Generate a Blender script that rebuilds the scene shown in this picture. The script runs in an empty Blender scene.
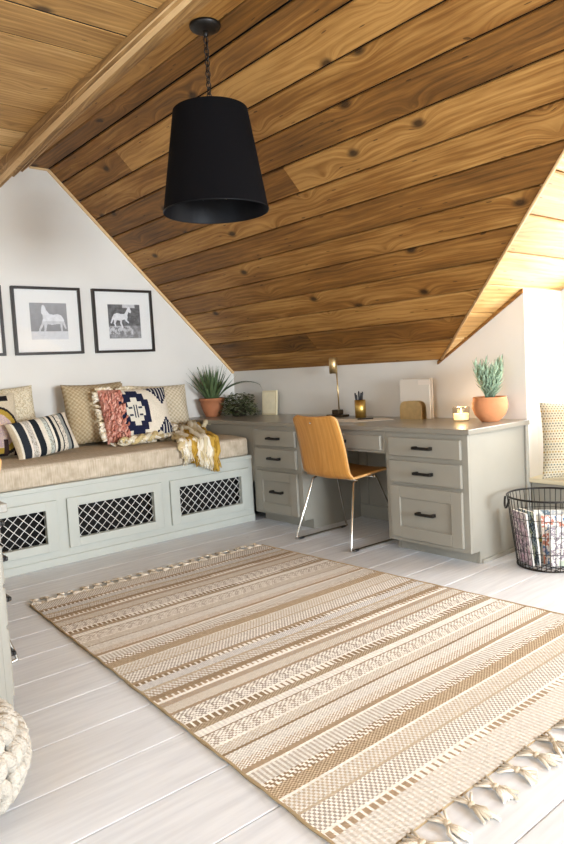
import bpy, bmesh, math, random
from mathutils import Vector, Matrix, noise
SC = bpy.context.scene
COL = SC.collection
PI = math.pi

# ---------------------------------------------------------------- camera
cam_data = bpy.data.cameras.new('camera')
cam_data.sensor_fit = 'HORIZONTAL'
cam_data.sensor_width = 36.0
cam_data.lens = 36.0 * 677.4513 / 564
cam_data.clip_start = 0.02
cam = bpy.data.objects.new('camera', cam_data)
COL.objects.link(cam)
_yaw, _pitch, _roll = 0.8775, -0.0768, -0.0555
F = Vector((-math.sin(_yaw) * math.cos(_pitch), math.cos(_yaw) * math.cos(_pitch), math.sin(_pitch)))
R0 = F.cross(Vector((0, 0, 1))).normalized()
U0 = R0.cross(F)
RR = R0 * math.cos(_roll) + U0 * math.sin(_roll)
UU = -R0 * math.sin(_roll) + U0 * math.cos(_roll)
CAM = Vector((5.0970, -3.6845, 1.1346))
mw = Matrix((RR, UU, -F)).transposed().to_4x4()
mw.translation = CAM
cam.matrix_world = mw
SC.camera = cam

# ---------------------------------------------------------------- world, lights, exposure
SC.view_settings.view_transform = 'Standard'
SC.view_settings.look = 'None'
SC.view_settings.gamma = 1.0
SC.view_settings.use_curve_mapping = False
SC.view_settings.exposure = 0.16
world = bpy.data.worlds.new('world')
SC.world = world
world.use_nodes = True
wn = world.node_tree.nodes
wn['Background'].inputs['Color'].default_value = (0.74, 0.87, 1.0, 1)
wn['Background'].inputs['Strength'].default_value = 4.0


def area(name, loc, target, sx, sy, power, color):
    d = bpy.data.lights.new(name, 'AREA')
    d.shape = 'RECTANGLE'
    d.size, d.size_y = sx, sy
    d.energy = power
    d.color = color
    o = bpy.data.objects.new(name, d)
    COL.objects.link(o)
    o.location = loc
    dirv = Vector(target) - Vector(loc)
    o.rotation_euler = dirv.to_track_quat('-Z', 'Y').to_euler()
    return o


# daylight just outside each window of the room
area('dormer_daylight', (4.10, 0.62, 1.50), (4.10, -1.2, 1.05), 2.0, 1.2, 120, (1.0, 0.97, 0.93))
area('left_daylight', (4.1, -4.95, 1.55), (4.1, -3.2, 3.2), 1.7, 1.2, 28, (0.78, 0.89, 1.0))
area('gable_daylight', (9.45, -2.0, 1.30), (3.0, -2.0, 1.4), 2.0, 1.3, 540, (0.82, 0.91, 1.0))  # unseen gable window, placed and sized for how its light falls


# ---------------------------------------------------------------- helpers
def lin(h):
    h = h.lstrip('#')
    out = []
    for i in (0, 2, 4):
        c = int(h[i:i + 2], 16) / 255
        out.append(c / 12.92 if c <= 0.04045 else ((c + 0.055) / 1.055) ** 2.4)
    return (out[0], out[1], out[2], 1.0)


def newmat(name):
    m = bpy.data.materials.new(name)
    m.use_nodes = True
    return m, m.node_tree.nodes, m.node_tree.links, m.node_tree.nodes['Principled BSDF']


def simple(name, col, rough=0.5, metal=0.0, nscale=0, namt=0.0, bump=0.0, bscale=80, spec=0.5, attr=False, coat=0.0):
    m, n, l, b = newmat(name)
    b.inputs['Roughness'].default_value = rough
    b.inputs['Metallic'].default_value = metal
    b.inputs['Specular IOR Level'].default_value = spec
    b.inputs['Coat Weight'].default_value = coat
    tc = n.new('ShaderNodeTexCoord')
    src = None
    if attr:
        a = n.new('ShaderNodeAttribute')
        a.attribute_name = 'Col'
        src = a.outputs['Color']
    else:
        b.inputs['Base Color'].default_value = col
    if namt > 0:
        nz = n.new('ShaderNodeTexNoise')
        nz.inputs['Scale'].default_value = nscale
        nz.inputs['Detail'].default_value = 4
        l.new(tc.outputs['Object'], nz.inputs['Vector'])
        mp = n.new('ShaderNodeMapRange')
        mp.inputs['From Min'].default_value = 0.3
        mp.inputs['From Max'].default_value = 0.7
        mp.inputs['To Min'].default_value = 1 - namt
        mp.inputs['To Max'].default_value = 1 + namt
        l.new(nz.outputs['Fac'], mp.inputs['Value'])
        mx = n.new('ShaderNodeMix')
        mx.data_type = 'RGBA'
        mx.blend_type = 'MULTIPLY'
        mx.inputs['Factor'].default_value = 1
        if src:
            l.new(src, mx.inputs['A'])
        else:
            mx.inputs['A'].default_value = col
        l.new(mp.outputs['Result'], mx.inputs['B'])
        l.new(mx.outputs['Result'], b.inputs['Base Color'])
    elif src:
        l.new(src, b.inputs['Base Color'])
    if bump > 0:
        nb = n.new('ShaderNodeTexNoise')
        nb.inputs['Scale'].default_value = bscale
        nb.inputs['Detail'].default_value = 3
        l.new(tc.outputs['Object'], nb.inputs['Vector'])
        bp = n.new('ShaderNodeBump')
        bp.inputs['Strength'].default_value = bump
        bp.inputs['Distance'].default_value = 0.01
        l.new(nb.outputs['Fac'], bp.inputs['Height'])
        l.new(bp.outputs['Normal'], b.inputs['Normal'])
    return m


def math_node(n, l, op, a, b=None, c=None):
    m = n.new('ShaderNodeMath')
    m.operation = op
    for i, v in enumerate((a, b, c)):
        if v is None:
            continue
        if isinstance(v, (int, float)):
            m.inputs[i].default_value = v
        else:
            l.new(v, m.inputs[i])
    return m.outputs[0]


def wood_mat(name, dark, mid, light, knots=True, knot_scale=2.2, grain=1.0, rough=0.55, contrast=1.0, tone=0.30):
    """planks: UV.x runs along the board (metres), UV.y across; each board has its own offset and tone"""
    m, n, l, b = newmat(name)
    b.inputs['Roughness'].default_value = rough
    b.inputs['Specular IOR Level'].default_value = 0.3
    uv = n.new('ShaderNodeUVMap')
    uv.uv_map = 'UVMap'
    sep = n.new('ShaderNodeSeparateXYZ')
    l.new(uv.outputs['UV'], sep.inputs[0])
    u, v = sep.outputs[0], sep.outputs[1]
    # knots
    vk = n.new('ShaderNodeTexVoronoi')
    vk.voronoi_dimensions = '2D'
    vk.inputs['Scale'].default_value = knot_scale
    cmb = n.new('ShaderNodeCombineXYZ')
    nz0 = n.new('ShaderNodeTexNoise')
    nz0.inputs['Scale'].default_value = 3.0
    l.new(uv.outputs['UV'], nz0.inputs['Vector'])
    l.new(u, cmb.inputs[0])
    l.new(math_node(n, l, 'MULTIPLY', v, 1.6), cmb.inputs[1])
    l.new(cmb.outputs[0], vk.inputs['Vector'])
    d = vk.outputs['Distance']
    near = math_node(n, l, 'SUBTRACT', 1.0, math_node(n, l, 'MINIMUM', math_node(n, l, 'MULTIPLY', d, 3.2), 1.0))
    # grain coordinate with slow warp and a swirl round each knot
    warp = n.new('ShaderNodeTexNoise')
    warp.inputs['Scale'].default_value = 1.0
    warp.inputs['Detail'].default_value = 2
    cw = n.new('ShaderNodeCombineXYZ')
    l.new(math_node(n, l, 'MULTIPLY', u, 1.1), cw.inputs[0])
    l.new(math_node(n, l, 'MULTIPLY', v, 5.0), cw.inputs[1])
    l.new(cw.outputs[0], warp.inputs['Vector'])
    vw = math_node(n, l, 'ADD', v, math_node(n, l, 'MULTIPLY', warp.outputs['Fac'], 0.09))
    vw = math_node(n, l, 'ADD', vw, math_node(n, l, 'MULTIPLY', math_node(n, l, 'POWER', near, 2.0), 0.06))
    cg = n.new('ShaderNodeCombineXYZ')
    l.new(math_node(n, l, 'MULTIPLY', u, 0.35), cg.inputs[0])
    l.new(vw, cg.inputs[1])
    wave = n.new('ShaderNodeTexWave')
    wave.bands_direction = 'Y'
    wave.inputs['Scale'].default_value = 9.0
    wave.inputs['Distortion'].default_value = 3.0
    wave.inputs['Detail'].default_value = 2
    wave.inputs['Detail Scale'].default_value = 1.5
    l.new(cg.outputs[0], wave.inputs['Vector'])
    fine = n.new('ShaderNodeTexNoise')
    fine.inputs['Scale'].default_value = 1.0
    fine.inputs['Detail'].default_value = 5
    cf = n.new('ShaderNodeCombineXYZ')
    l.new(math_node(n, l, 'MULTIPLY', u, 3.0), cf.inputs[0])
    l.new(math_node(n, l, 'MULTIPLY', vw, 105.0), cf.inputs[1])
    l.new(cf.outputs[0], fine.inputs['Vector'])
    blot = n.new('ShaderNodeTexNoise')
    blot.inputs['Scale'].default_value = 1.0
    blot.inputs['Detail'].default_value = 4
    cb = n.new('ShaderNodeCombineXYZ')
    l.new(math_node(n, l, 'MULTIPLY', u, 1.6), cb.inputs[0])
    l.new(math_node(n, l, 'MULTIPLY', v, 9.0), cb.inputs[1])
    l.new(cb.outputs[0], blot.inputs['Vector'])
    at = n.new('ShaderNodeAttribute')
    at.attribute_name = 'Col'
    g = math_node(n, l, 'MULTIPLY', wave.outputs['Fac'], 0.10 * grain)
    g = math_node(n, l, 'ADD', g, math_node(n, l, 'MULTIPLY', fine.outputs['Fac'], 0.50 * grain))
    g = math_node(n, l, 'ADD', g, math_node(n, l, 'MULTIPLY', blot.outputs['Fac'], 0.66))
    g = math_node(n, l, 'ADD', g, math_node(n, l, 'MULTIPLY', at.outputs['Fac'], tone))
    ramp = n.new('ShaderNodeValToRGB')
    e = ramp.color_ramp.elements
    c0 = 0.75 - 0.30 / contrast
    c1 = 0.75 + 0.34 / contrast
    e[0].position, e[0].color = c0, dark
    e[1].position, e[1].color = c1, light
    x = ramp.color_ramp.elements.new(0.75)
    x.color = mid
    l.new(g, ramp.inputs[0])
    col = ramp.outputs['Color']
    if knots:
        kr = n.new('ShaderNodeMapRange')
        kr.inputs['From Min'].default_value = 0.035
        kr.inputs['From Max'].default_value = 0.10
        l.new(d, kr.inputs['Value'])
        # only some cells carry a knot
        sel = n.new('ShaderNodeSeparateColor')
        l.new(vk.outputs['Color'], sel.inputs[0])
        on = math_node(n, l, 'GREATER_THAN', sel.outputs[0], 0.60)
        kf = math_node(n, l, 'MULTIPLY', math_node(n, l, 'SUBTRACT', 1.0, kr.outputs['Result']), on)
        mx = n.new('ShaderNodeMix')
        mx.data_type = 'RGBA'
        l.new(math_node(n, l, 'MULTIPLY', kf, 0.88), mx.inputs['Factor'])
        l.new(col, mx.inputs['A'])
        mx.inputs['B'].default_value = (dark[0] * 0.22, dark[1] * 0.2, dark[2] * 0.2, 1)
        col = mx.outputs['Result']
        # short black worm marks and checks
        wk = n.new('ShaderNodeTexVoronoi')
        wk.voronoi_dimensions = '2D'
        wk.inputs['Scale'].default_value = 6.0
        c3 = n.new('ShaderNodeCombineXYZ')
        l.new(math_node(n, l, 'MULTIPLY', u, 0.5), c3.inputs[0])
        l.new(math_node(n, l, 'MULTIPLY', vw, 3.0), c3.inputs[1])
        l.new(c3.outputs[0], wk.inputs['Vector'])
        s2 = n.new('ShaderNodeSeparateColor')
        l.new(wk.outputs['Color'], s2.inputs[0])
        k2 = math_node(n, l, 'MULTIPLY', math_node(n, l, 'LESS_THAN', wk.outputs['Distance'], 0.05),
                       math_node(n, l, 'GREATER_THAN', s2.outputs[1], 0.55))
        mx2 = n.new('ShaderNodeMix')
        mx2.data_type = 'RGBA'
        l.new(math_node(n, l, 'MULTIPLY', k2, 0.7), mx2.inputs['Factor'])
        l.new(col, mx2.inputs['A'])
        mx2.inputs['B'].default_value = (dark[0] * 0.3, dark[1] * 0.3, dark[2] * 0.3, 1)
        col = mx2.outputs['Result']
    l.new(col, b.inputs['Base Color'])
    bp = n.new('ShaderNodeBump')
    bp.inputs['Strength'].default_value = 0.25
    bp.inputs['Distance'].default_value = 0.003
    l.new(fine.outputs['Fac'], bp.inputs['Height'])
    l.new(bp.outputs['Normal'], b.inputs['Normal'])
    return m


class MB:
    """collects shapes (world coordinates) into one mesh object"""

    def __init__(s):
        s.bm = bmesh.new()
        s.uv = s.bm.loops.layers.uv.new('UVMap')
        s.col = s.bm.loops.layers.float_color.new('Col')

    def face(s, pts, uvs=None, col=None, smooth=False):
        vs = [s.bm.verts.new(p) for p in pts]
        try:
            f = s.bm.faces.new(vs)
        except ValueError:
            return None
        f.smooth = smooth
        for i, lp in enumerate(f.loops):
            if uvs:
                lp[s.uv].uv = uvs[i]
            lp[s.col] = col or (1, 1, 1, 1)
        return f

    def box(s, x0, x1, y0, y1, z0, z1, bev=0.0, M=None, col=None, seg=1):
        x0, x1 = min(x0, x1), max(x0, x1)
        y0, y1 = min(y0, y1), max(y0, y1)
        z0, z1 = min(z0, z1), max(z0, z1)
        P = [(x0, y0, z0), (x1, y0, z0), (x1, y1, z0), (x0, y1, z0), (x0, y0, z1), (x1, y0, z1), (x1, y1, z1), (x0, y1, z1)]
        if M is not None:
            P = [M @ Vector(p) for p in P]
        v = [s.bm.verts.new(p) for p in P]
        fs = [s.bm.faces.new([v[i] for i in q]) for q in
              ((0, 3, 2, 1), (4, 5, 6, 7), (0, 1, 5, 4), (1, 2, 6, 5), (2, 3, 7, 6), (3, 0, 4, 7))]
        if bev > 0:
            es = list({e for f in fs for e in f.edges})
            r = bmesh.ops.bevel(s.bm, geom=es, offset=bev, segments=seg, affect='EDGES', profile=0.5)
            fs = list(set(fs) | set(r['faces']))
        for f in fs:
            if f.is_valid:
                for lp in f.loops:
                    lp[s.col] = col or (1, 1, 1, 1)
        return fs

    def hexa(s, P, boarduv=None, col=None):
        """8 points: bottom 4 then top 4"""
        v = [s.bm.verts.new(p) for p in P]
        fs = []
        for q in ((0, 3, 2, 1), (4, 5, 6, 7), (0, 1, 5, 4), (1, 2, 6, 5), (2, 3, 7, 6), (3, 0, 4, 7)):
            try:
                f = s.bm.faces.new([v[i] for i in q])
            except ValueError:
                continue
            fs.append(f)
            for lp in f.loops:
                lp[s.col] = col or (1, 1, 1, 1)
                if boarduv:
                    lp[s.uv].uv = boarduv(lp.vert.co)
        return fs

    def prism(s, poly, ax, a, b, bev=0, boarduv=None, col=None):
        """extrude a 2D polygon along axis ax from a to b; poly in the other two axes in xyz order"""
        def mk(p, t):
            q = list(p)
            q.insert(ax, t)
            return q
        A = [s.bm.verts.new(mk(p, a)) for p in poly]
        B = [s.bm.verts.new(mk(p, b)) for p in poly]
        fs = [s.bm.faces.new(A), s.bm.faces.new(B)]
        k = len(poly)
        for i in range(k):
            fs.append(s.bm.faces.new((A[i], A[(i + 1) % k], B[(i + 1) % k], B[i])))
        for f in fs:
            for lp in f.loops:
                lp[s.col] = col or (1, 1, 1, 1)
                if boarduv:
                    lp[s.uv].uv = boarduv(lp.vert.co)
        bmesh.ops.recalc_face_normals(s.bm, faces=fs)
        return fs

    def tube(s, pts, r, n=8, closed=False, caps=True, col=None, squash=None):
        pts = [Vector(p) for p in pts]
        k = len(pts)
        rr = r if isinstance(r, (list, tuple)) else [r] * k
        rings = []
        up = None
        for i, p in enumerate(pts):
            if closed:
                t = pts[(i + 1) % k] - pts[i - 1]
            else:
                t = pts[min(i + 1, k - 1)] - pts[max(i - 1, 0)]
            if t.length < 1e-9:
                t = Vector((0, 0, 1))
            t.normalize()
            if up is None:
                up = Vector((0, 0, 1)) if abs(t.z) < 0.9 else Vector((1, 0, 0))
            a = t.cross(up)
            if a.length < 1e-6:
                a = t.orthogonal()
            a.normalize()
            bb = a.cross(t).normalized()
            up = bb
            ring = []
            for j in range(n):
                th = 2 * PI * j / n
                sa, sb = (1, 1) if not squash else squash
                ring.append(s.bm.verts.new(p + a * math.cos(th) * rr[i] * sa + bb * math.sin(th) * rr[i] * sb))
            rings.append(ring)
        fs = []
        m = k if closed else k - 1
        for i in range(m):
            A, B = rings[i], rings[(i + 1) % k]
            for j in range(n):
                f = s.bm.faces.new((A[j], A[(j + 1) % n], B[(j + 1) % n], B[j]))
                f.smooth = True
                fs.append(f)
        if caps and not closed:
            fs.append(s.bm.faces.new(rings[0][::-1]))
            fs.append(s.bm.faces.new(rings[-1]))
        for f in fs:
            for lp in f.loops:
                lp[s.col] = col or (1, 1, 1, 1)
        return fs

    def lathe(s, prof, c, n=32, col=None, smooth=True, sq=(1, 1)):
        """prof: list of (r, z); c centre"""
        rings = []
        for r, z in prof:
            if r < 1e-6:
                rings.append([s.bm.verts.new((c[0], c[1], c[2] + z))])
            else:
                rings.append([s.bm.verts.new((c[0] + r * sq[0] * math.cos(2 * PI * j / n), c[1] + r * sq[1] * math.sin(2 * PI * j / n), c[2] + z)) for j in range(n)])
        fs = []
        for A, B in zip(rings, rings[1:]):
            for j in range(n):
                a = A if len(A) == 1 else None
                b = B if len(B) == 1 else None
                j2 = (j + 1) % n
                if a and b:
                    continue
                if a:
                    f = s.bm.faces.new((A[0], B[j2], B[j]))
                elif b:
                    f = s.bm.faces.new((A[j], A[j2], B[0]))
                else:
                    f = s.bm.faces.new((A[j], A[j2], B[j2], B[j]))
                f.smooth = smooth
                fs.append(f)
        for f in fs:
            for lp in f.loops:
                lp[s.col] = col or (1, 1, 1, 1)
        return fs

    def grid(s, fn, nu, nv, colfn=None, smooth=True, wrap=False):
        """fn(u,v)->point; per-face colour colfn(u,v)"""
        V = [[s.bm.verts.new(fn(i / nu, j / nv)) for j in range(nv + 1)] for i in range(nu + 1)]
        fs = []
        for i in range(nu):
            for j in range(nv):
                f = s.bm.faces.new((V[i][j], V[i + 1][j], V[i + 1][j + 1], V[i][j + 1]))
                f.smooth = smooth
                c = colfn((i + .5) / nu, (j + .5) / nv) if colfn else (1, 1, 1, 1)
                for lp in f.loops:
                    lp[s.col] = c
                fs.append(f)
        return fs


MATS = {}


def matrix_of(o):
    return MATS.get(o.name, Matrix())


def thing(name, label, cat, loc=(0, 0, 0), rotz=0, group=None):
    o = bpy.data.objects.new(name, None)
    COL.objects.link(o)
    o.empty_display_size = 0.05
    o.location = loc
    o.rotation_euler = (0, 0, rotz)
    o['label'] = label
    o['category'] = cat
    if group:
        o['group'] = group
    MATS[o.name] = Matrix.Translation(Vector(loc)) @ Matrix.Rotation(rotz, 4, 'Z')
    return o


def obj(name, mb, mat, parent=None, label=None, local=False, merge=False, subsurf=0):
    bm = mb.bm
    if merge:
        bmesh.ops.remove_doubles(bm, verts=bm.verts, dist=1e-5)
    if parent is not None:
        if not local:
            bm.transform(matrix_of(parent).inverted())
        loc = None
    else:
        xs = [v.co for v in bm.verts]
        mn = Vector((min(c.x for c in xs), min(c.y for c in xs), min(c.z for c in xs)))
        mxx = Vector((max(c.x for c in xs), max(c.y for c in xs), 0))
        loc = Vector(((mn.x + mxx.x) / 2, (mn.y + mxx.y) / 2, mn.z))
        if local:
            loc = Vector((0, 0, 0))
        bm.transform(Matrix.Translation(-loc))
    me = bpy.data.meshes.new(name)
    bm.to_mesh(me)
    bm.free()
    o = bpy.data.objects.new(name, me)
    COL.objects.link(o)
    if isinstance(mat, (list, tuple)):
        for m_ in mat:
            me.materials.append(m_)
    else:
        me.materials.append(mat)
    if parent is not None:
        o.parent = parent
        MATS[o.name] = matrix_of(parent)
    else:
        o.location = loc
        MATS[o.name] = Matrix.Translation(loc)
    if label:
        o['label'] = label
    if subsurf:
        md = o.modifiers.new('s', 'SUBSURF')
        md.levels = md.render_levels = subsurf
    return o


def tag(o, label, cat, group=None):
    o['label'] = label
    o['category'] = cat
    if group:
        o['group'] = group
    return o


def struct(name, mb, mat):
    o = obj(name, mb, mat)
    o['kind'] = 'structure'
    return o


def copy_tree(o, parent=None):
    c = o.copy()
    COL.objects.link(c)
    if parent is not None:
        c.parent = parent
    for ch in o.children:
        copy_tree(ch, c)
    return c


# ---------------------------------------------------------------- materials
M_ceil = wood_mat('ceiling_pine', lin('#4a2f12'), lin('#875b28'), lin('#b5874a'), knot_scale=2.0, contrast=1.0)
M_ceil_lit = wood_mat('lit_ceiling_pine', lin('#8a6232'), lin('#c39659'), lin('#e2bd85'), knot_scale=1.6, contrast=0.9)  # ceiling pine lightened to paint stronger daylight onto left ceiling and dormer
M_trimwood = wood_mat('trim_pine', lin('#6b4a26'), lin('#b38b57'), lin('#dcb988'), knots=False, tone=0.55)
M_wall = simple('wall_paint', lin('#dfdbd3'), 0.85, nscale=3, namt=0.02, bump=0.05, bscale=120)
M_paint = simple('greige_cabinet_paint', lin('#959186'), 0.42, nscale=6, namt=0.03, spec=0.4)
M_bench = simple('pale_bench_paint', lin('#b5b8b0'), 0.45, nscale=6, namt=0.03, spec=0.4)
M_top = simple('worktop_paint', lin('#8a857a'), 0.28, nscale=5, namt=0.04, spec=0.5)
M_black = simple('black_iron', lin('#17130f'), 0.45, 0.3)
M_steel = simple('chrome', lin('#c9c5bd'), 0.18, 1.0)
M_brass = simple('aged_brass', lin('#d6bd8c'), 0.42, 1.0, nscale=30, namt=0.08)
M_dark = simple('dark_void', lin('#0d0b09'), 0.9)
M_white = simple('white_paint', lin('#e8e6e0'), 0.5)
M_attr = simple('woven_cloth', (1, 1, 1, 1), 0.9, attr=True, bump=0.35, bscale=260, spec=0.1)
M_attr_soft = simple('soft_cloth', (1, 1, 1, 1), 0.95, attr=True, bump=0.5, bscale=90, spec=0.1)
M_terra = simple('terracotta', lin('#b2714b'), 0.8, nscale=12, namt=0.10, bump=0.1, bscale=60)
M_terra2 = simple('pale_terracotta', lin('#cf8a5c'), 0.8, nscale=14, namt=0.12, bump=0.1, bscale=60)
M_soil = simple('soil', lin('#2a1d12'), 1.0, bump=0.6, bscale=60)
M_leaf = simple('agave_leaf', lin('#566843'), 0.5, attr=False, nscale=18, namt=0.25)
M_leaf2 = simple('succulent_leaf', lin('#94ab90'), 0.55, nscale=30, namt=0.2)
M_leaf3 = simple('trailing_leaf', (1, 1, 1, 1), 0.45, attr=True)
M_paper = simple('paper', lin('#e6dfd2'), 0.8, nscale=20, namt=0.03)
M_art = simple('photo_print', (1, 1, 1, 1), 0.5, attr=True)
M_frame = simple('black_frame', lin('#241d18'), 0.35, nscale=20, namt=0.1)
M_mat = simple('white_mount', lin('#e9e8e4'), 0.8)
M_shade = simple('black_shade_fabric', lin('#0a090b'), 0.9, bump=0.15, bscale=400, spec=0.08)
M_shade_in = simple('black_shade_lining', lin('#08080c'), 0.5, spec=0.18)
M_plastic = simple('dark_plastic', lin('#1a1a1c'), 0.4)
M_wax = simple('candle_wax', lin('#f3ead6'), 0.6)


def glass_mat(name, tint=(1, 1, 1, 1), rough=0.02):
    m, n, l, b = newmat(name)
    n.remove(b)
    out = n['Material Output']
    tr = n.new('ShaderNodeBsdfTransparent')
    tr.inputs['Color'].default_value = tint
    gl = n.new('ShaderNodeBsdfGlossy')
    gl.inputs['Roughness'].default_value = rough
    lw = n.new('ShaderNodeLayerWeight')
    lw.inputs['Blend'].default_value = 0.5
    fac = math_node(n, l, 'ADD', math_node(n, l, 'MULTIPLY', math_node(n, l, 'POWER', lw.outputs['Facing'], 5.0), .85), .05)
    mx = n.new('ShaderNodeMixShader')
    l.new(fac, mx.inputs[0])
    l.new(tr.outputs[0], mx.inputs[1])
    l.new(gl.outputs[0], mx.inputs[2])
    l.new(mx.outputs[0], out.inputs['Surface'])
    return m


M_glass = glass_mat('glass')
M_vase = glass_mat('votive_glass', (0.93, 0.93, 0.90, 1), 0.05)

# floor: painted planks, faint wear
m, n, l, b = newmat('white_floor_paint')
tc = n.new('ShaderNodeTexCoord')
mp = n.new('ShaderNodeMapping')
mp.inputs['Scale'].default_value = (30, 2.5, 1)
l.new(tc.outputs['Object'], mp.inputs['Vector'])
nz = n.new('ShaderNodeTexNoise')
nz.inputs['Scale'].default_value = 1.5
nz.inputs['Detail'].default_value = 5
l.new(mp.outputs[0], nz.inputs['Vector'])
rp = n.new('ShaderNodeValToRGB')
rp.color_ramp.elements[0].position = 0.3
rp.color_ramp.elements[0].color = lin('#cdd0d6')
rp.color_ramp.elements[1].position = 0.65
rp.color_ramp.elements[1].color = lin('#dcdfe4')
l.new(nz.outputs['Fac'], rp.inputs[0])
vo = n.new('ShaderNodeTexVoronoi')
vo.inputs['Scale'].default_value = 2.3
l.new(tc.outputs['Object'], vo.inputs['Vector'])
lt = math_node(n, l, 'LESS_THAN', vo.outputs['Distance'], 0.028)
mx = n.new('ShaderNodeMix')
mx.data_type = 'RGBA'
l.new(math_node(n, l, 'MULTIPLY', lt, 0.25), mx.inputs['Factor'])
l.new(rp.outputs['Color'], mx.inputs['A'])
mx.inputs['B'].default_value = lin('#8d8b88')
l.new(mx.outputs['Result'], b.inputs['Base Color'])
b.inputs['Roughness'].default_value = 0.38
bp = n.new('ShaderNodeBump')
bp.inputs['Strength'].default_value = 0.25
bp.inputs['Distance'].default_value = 0.004
l.new(nz.outputs['Fac'], bp.inputs['Height'])
l.new(bp.outputs['Normal'], b.inputs['Normal'])
M_floor = m

rnd = random.Random(7)
XE = 9.0      # unseen gable end behind the camera, distance set for its window light's falloff
YL = -4.6     # left wall
ZC = 2.736    # flat ceiling
ZK = 1.137    # knee wall
X1, MD = 2.334, 0.648   # dormer eave at the knee wall and its pitch
XCH = 2.942   # dormer cheek
XR = 5.86     # mirrored eave
ZR = ZK + MD * ((X1 + XR) / 2 - X1)  # dormer ridge
XCH2 = X1 + XR - XCH
YW = 0.44     # dormer window wall

# ---------------------------------------------------------------- floor
mb = MB()
x = 0.045 - 0.2475
while x < XE + .3:
    a = x + 0.0022
    c = x + 0.2475 - 0.0022
    mb.box(a, c, YL - .1, YW + .1, -0.03, 0.0, bev=0.0018)
    x += 0.2475
mb.box(-.2, XE + .3, YL - .1, YW + .1, -0.09, -0.005)
struct('floor', mb, M_floor)

# ---------------------------------------------------------------- walls
mb = MB()
yr = -1.745
# gable wall: polygon (y,z)
mb.prism([(0.0, -0.05), (0.0, ZK), (-1.602, ZC), (-1.602, ZC + .1), (YL, ZC + .1), (YL, -0.05)], 0, -0.12, 0.0)
struct('wall_gable', mb, M_wall)
mb = MB()
# knee wall with gabled dormer opening above the seat
mb.box(-0.1, XCH, 0.0, 0.12, -.05, ZK)
mb.box(-.12, X1, .003, .12, ZK - .01, ZK + .13)
mb.prism([(X1, ZK), (XCH, ZK), (XCH, ZK + MD * (XCH - X1))], 1, 0.0, 0.12)
struct('wall_right', mb, M_wall)
mb = MB()
mb.box(XCH2, XE, 0.0, 0.12, -.05, ZK)
mb.box(XR, XE + .12, .003, .12, ZK - .01, ZK + .13)
mb.prism([(XR, ZK), (XCH2, ZK), (XCH2, ZK + MD * (XCH - X1))], 1, 0.0, 0.12)
struct('wall_right_far', mb, M_wall)
ZCH = ZK + MD * (XCH - X1)
mb = MB()
mb.box(XCH - 0.1, XCH, 0.121, YW + .1, -.05, ZCH)
struct('wall_dormer_cheek', mb, M_wall)
mb = MB()
mb.box(XCH2, XCH2 + .1, 0.121, YW + .1, -.05, ZCH)
struct('wall_dormer_cheek_far', mb, M_wall)
# dormer window wall with opening
WX0, WX1, WZ0, WZ1 = 3.06, 5.14, 0.86, 2.02
mb = MB()
mb.box(XCH, WX0, YW, YW + .1, -.05, ZCH)
mb.box(WX1, XCH2, YW, YW + .1, -.05, ZCH)
mb.box(WX0, WX1, YW, YW + .1, -.05, WZ0)
xm = (XCH + XCH2) / 2
mb.prism([(XCH, ZCH), (XCH2, ZCH), (xm + .2, ZR + .0), (xm - .2, ZR + .0)], 1, YW + .1, YW + .14)
# head filler between window and roof line
mb.prism([(XCH, ZCH), (WX0, ZCH), (WX0, ZCH + MD * (WX0 - XCH))], 1, YW, YW + .1)
mb.prism([(XCH2, ZCH), (WX1, ZCH), (WX1, ZCH + MD * (WX0 - XCH))], 1, YW, YW + .1)
bm_top = [(WX0 + .66, WZ1), (WX1 - .66, WZ1), (xm, ZR)]
mb.prism(bm_top, 1, YW, YW + .1)
mb.bm.faces.ensure_lookup_table()
# remove the solid pediment behind the glass again (kept only above the head)
bmesh.ops.delete(mb.bm, geom=[v for v in mb.bm.verts if v.co.y > YW + .105], context='VERTS')
struct('wall_dormer', mb, M_wall)
# window frame follows the roof pitch
mb = MB()
zsl = ZCH + MD * (WX0 - XCH)
for a, c in ((WX0, WX0 + .05), (WX1 - .05, WX1)):
    mb.box(a, c, YW - .01, YW + .06, WZ0, zsl)
mb.box(WX0, WX1, YW - .01, YW + .06, WZ0, WZ0 + .05)
mb.box(WX0 + .6, WX1 - .6, YW - .01, YW + .06, WZ1 - .05, WZ1)
for sgn, xa in ((1, WX0), (-1, WX1)):
    P0 = Vector((xa, 0, zsl))
    P1 = Vector((xa + sgn * (WZ1 - zsl) / MD, 0, WZ1))
    mb.hexa([(P0.x, YW - .01, P0.z - .05), (P1.x, YW - .01, P1.z - .05), (P1.x, YW + .06, P1.z - .05), (P0.x, YW + .06, P0.z - .05),
             (P0.x, YW - .01, P0.z), (P1.x, YW - .01, P1.z), (P1.x, YW + .06, P1.z), (P0.x, YW + .06, P0.z)])
for xx in (xm - .35, xm + .35):
    mb.box(xx - .025, xx + .025, YW, YW + .05, WZ0, WZ1 - .02)
o = struct('window_1', mb, M_white)
mb = MB()
mb.face([(WX0, YW + .03, WZ0), (WX1, YW + .03, WZ0), (WX1, YW + .03, zsl), (WX1 - (WZ1 - zsl) / MD, YW + .03, WZ1), (WX0 + (WZ1 - zsl) / MD, YW + .03, WZ1), (WX0, YW + .03, zsl)])
obj('pane', mb, M_glass, o)
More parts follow.
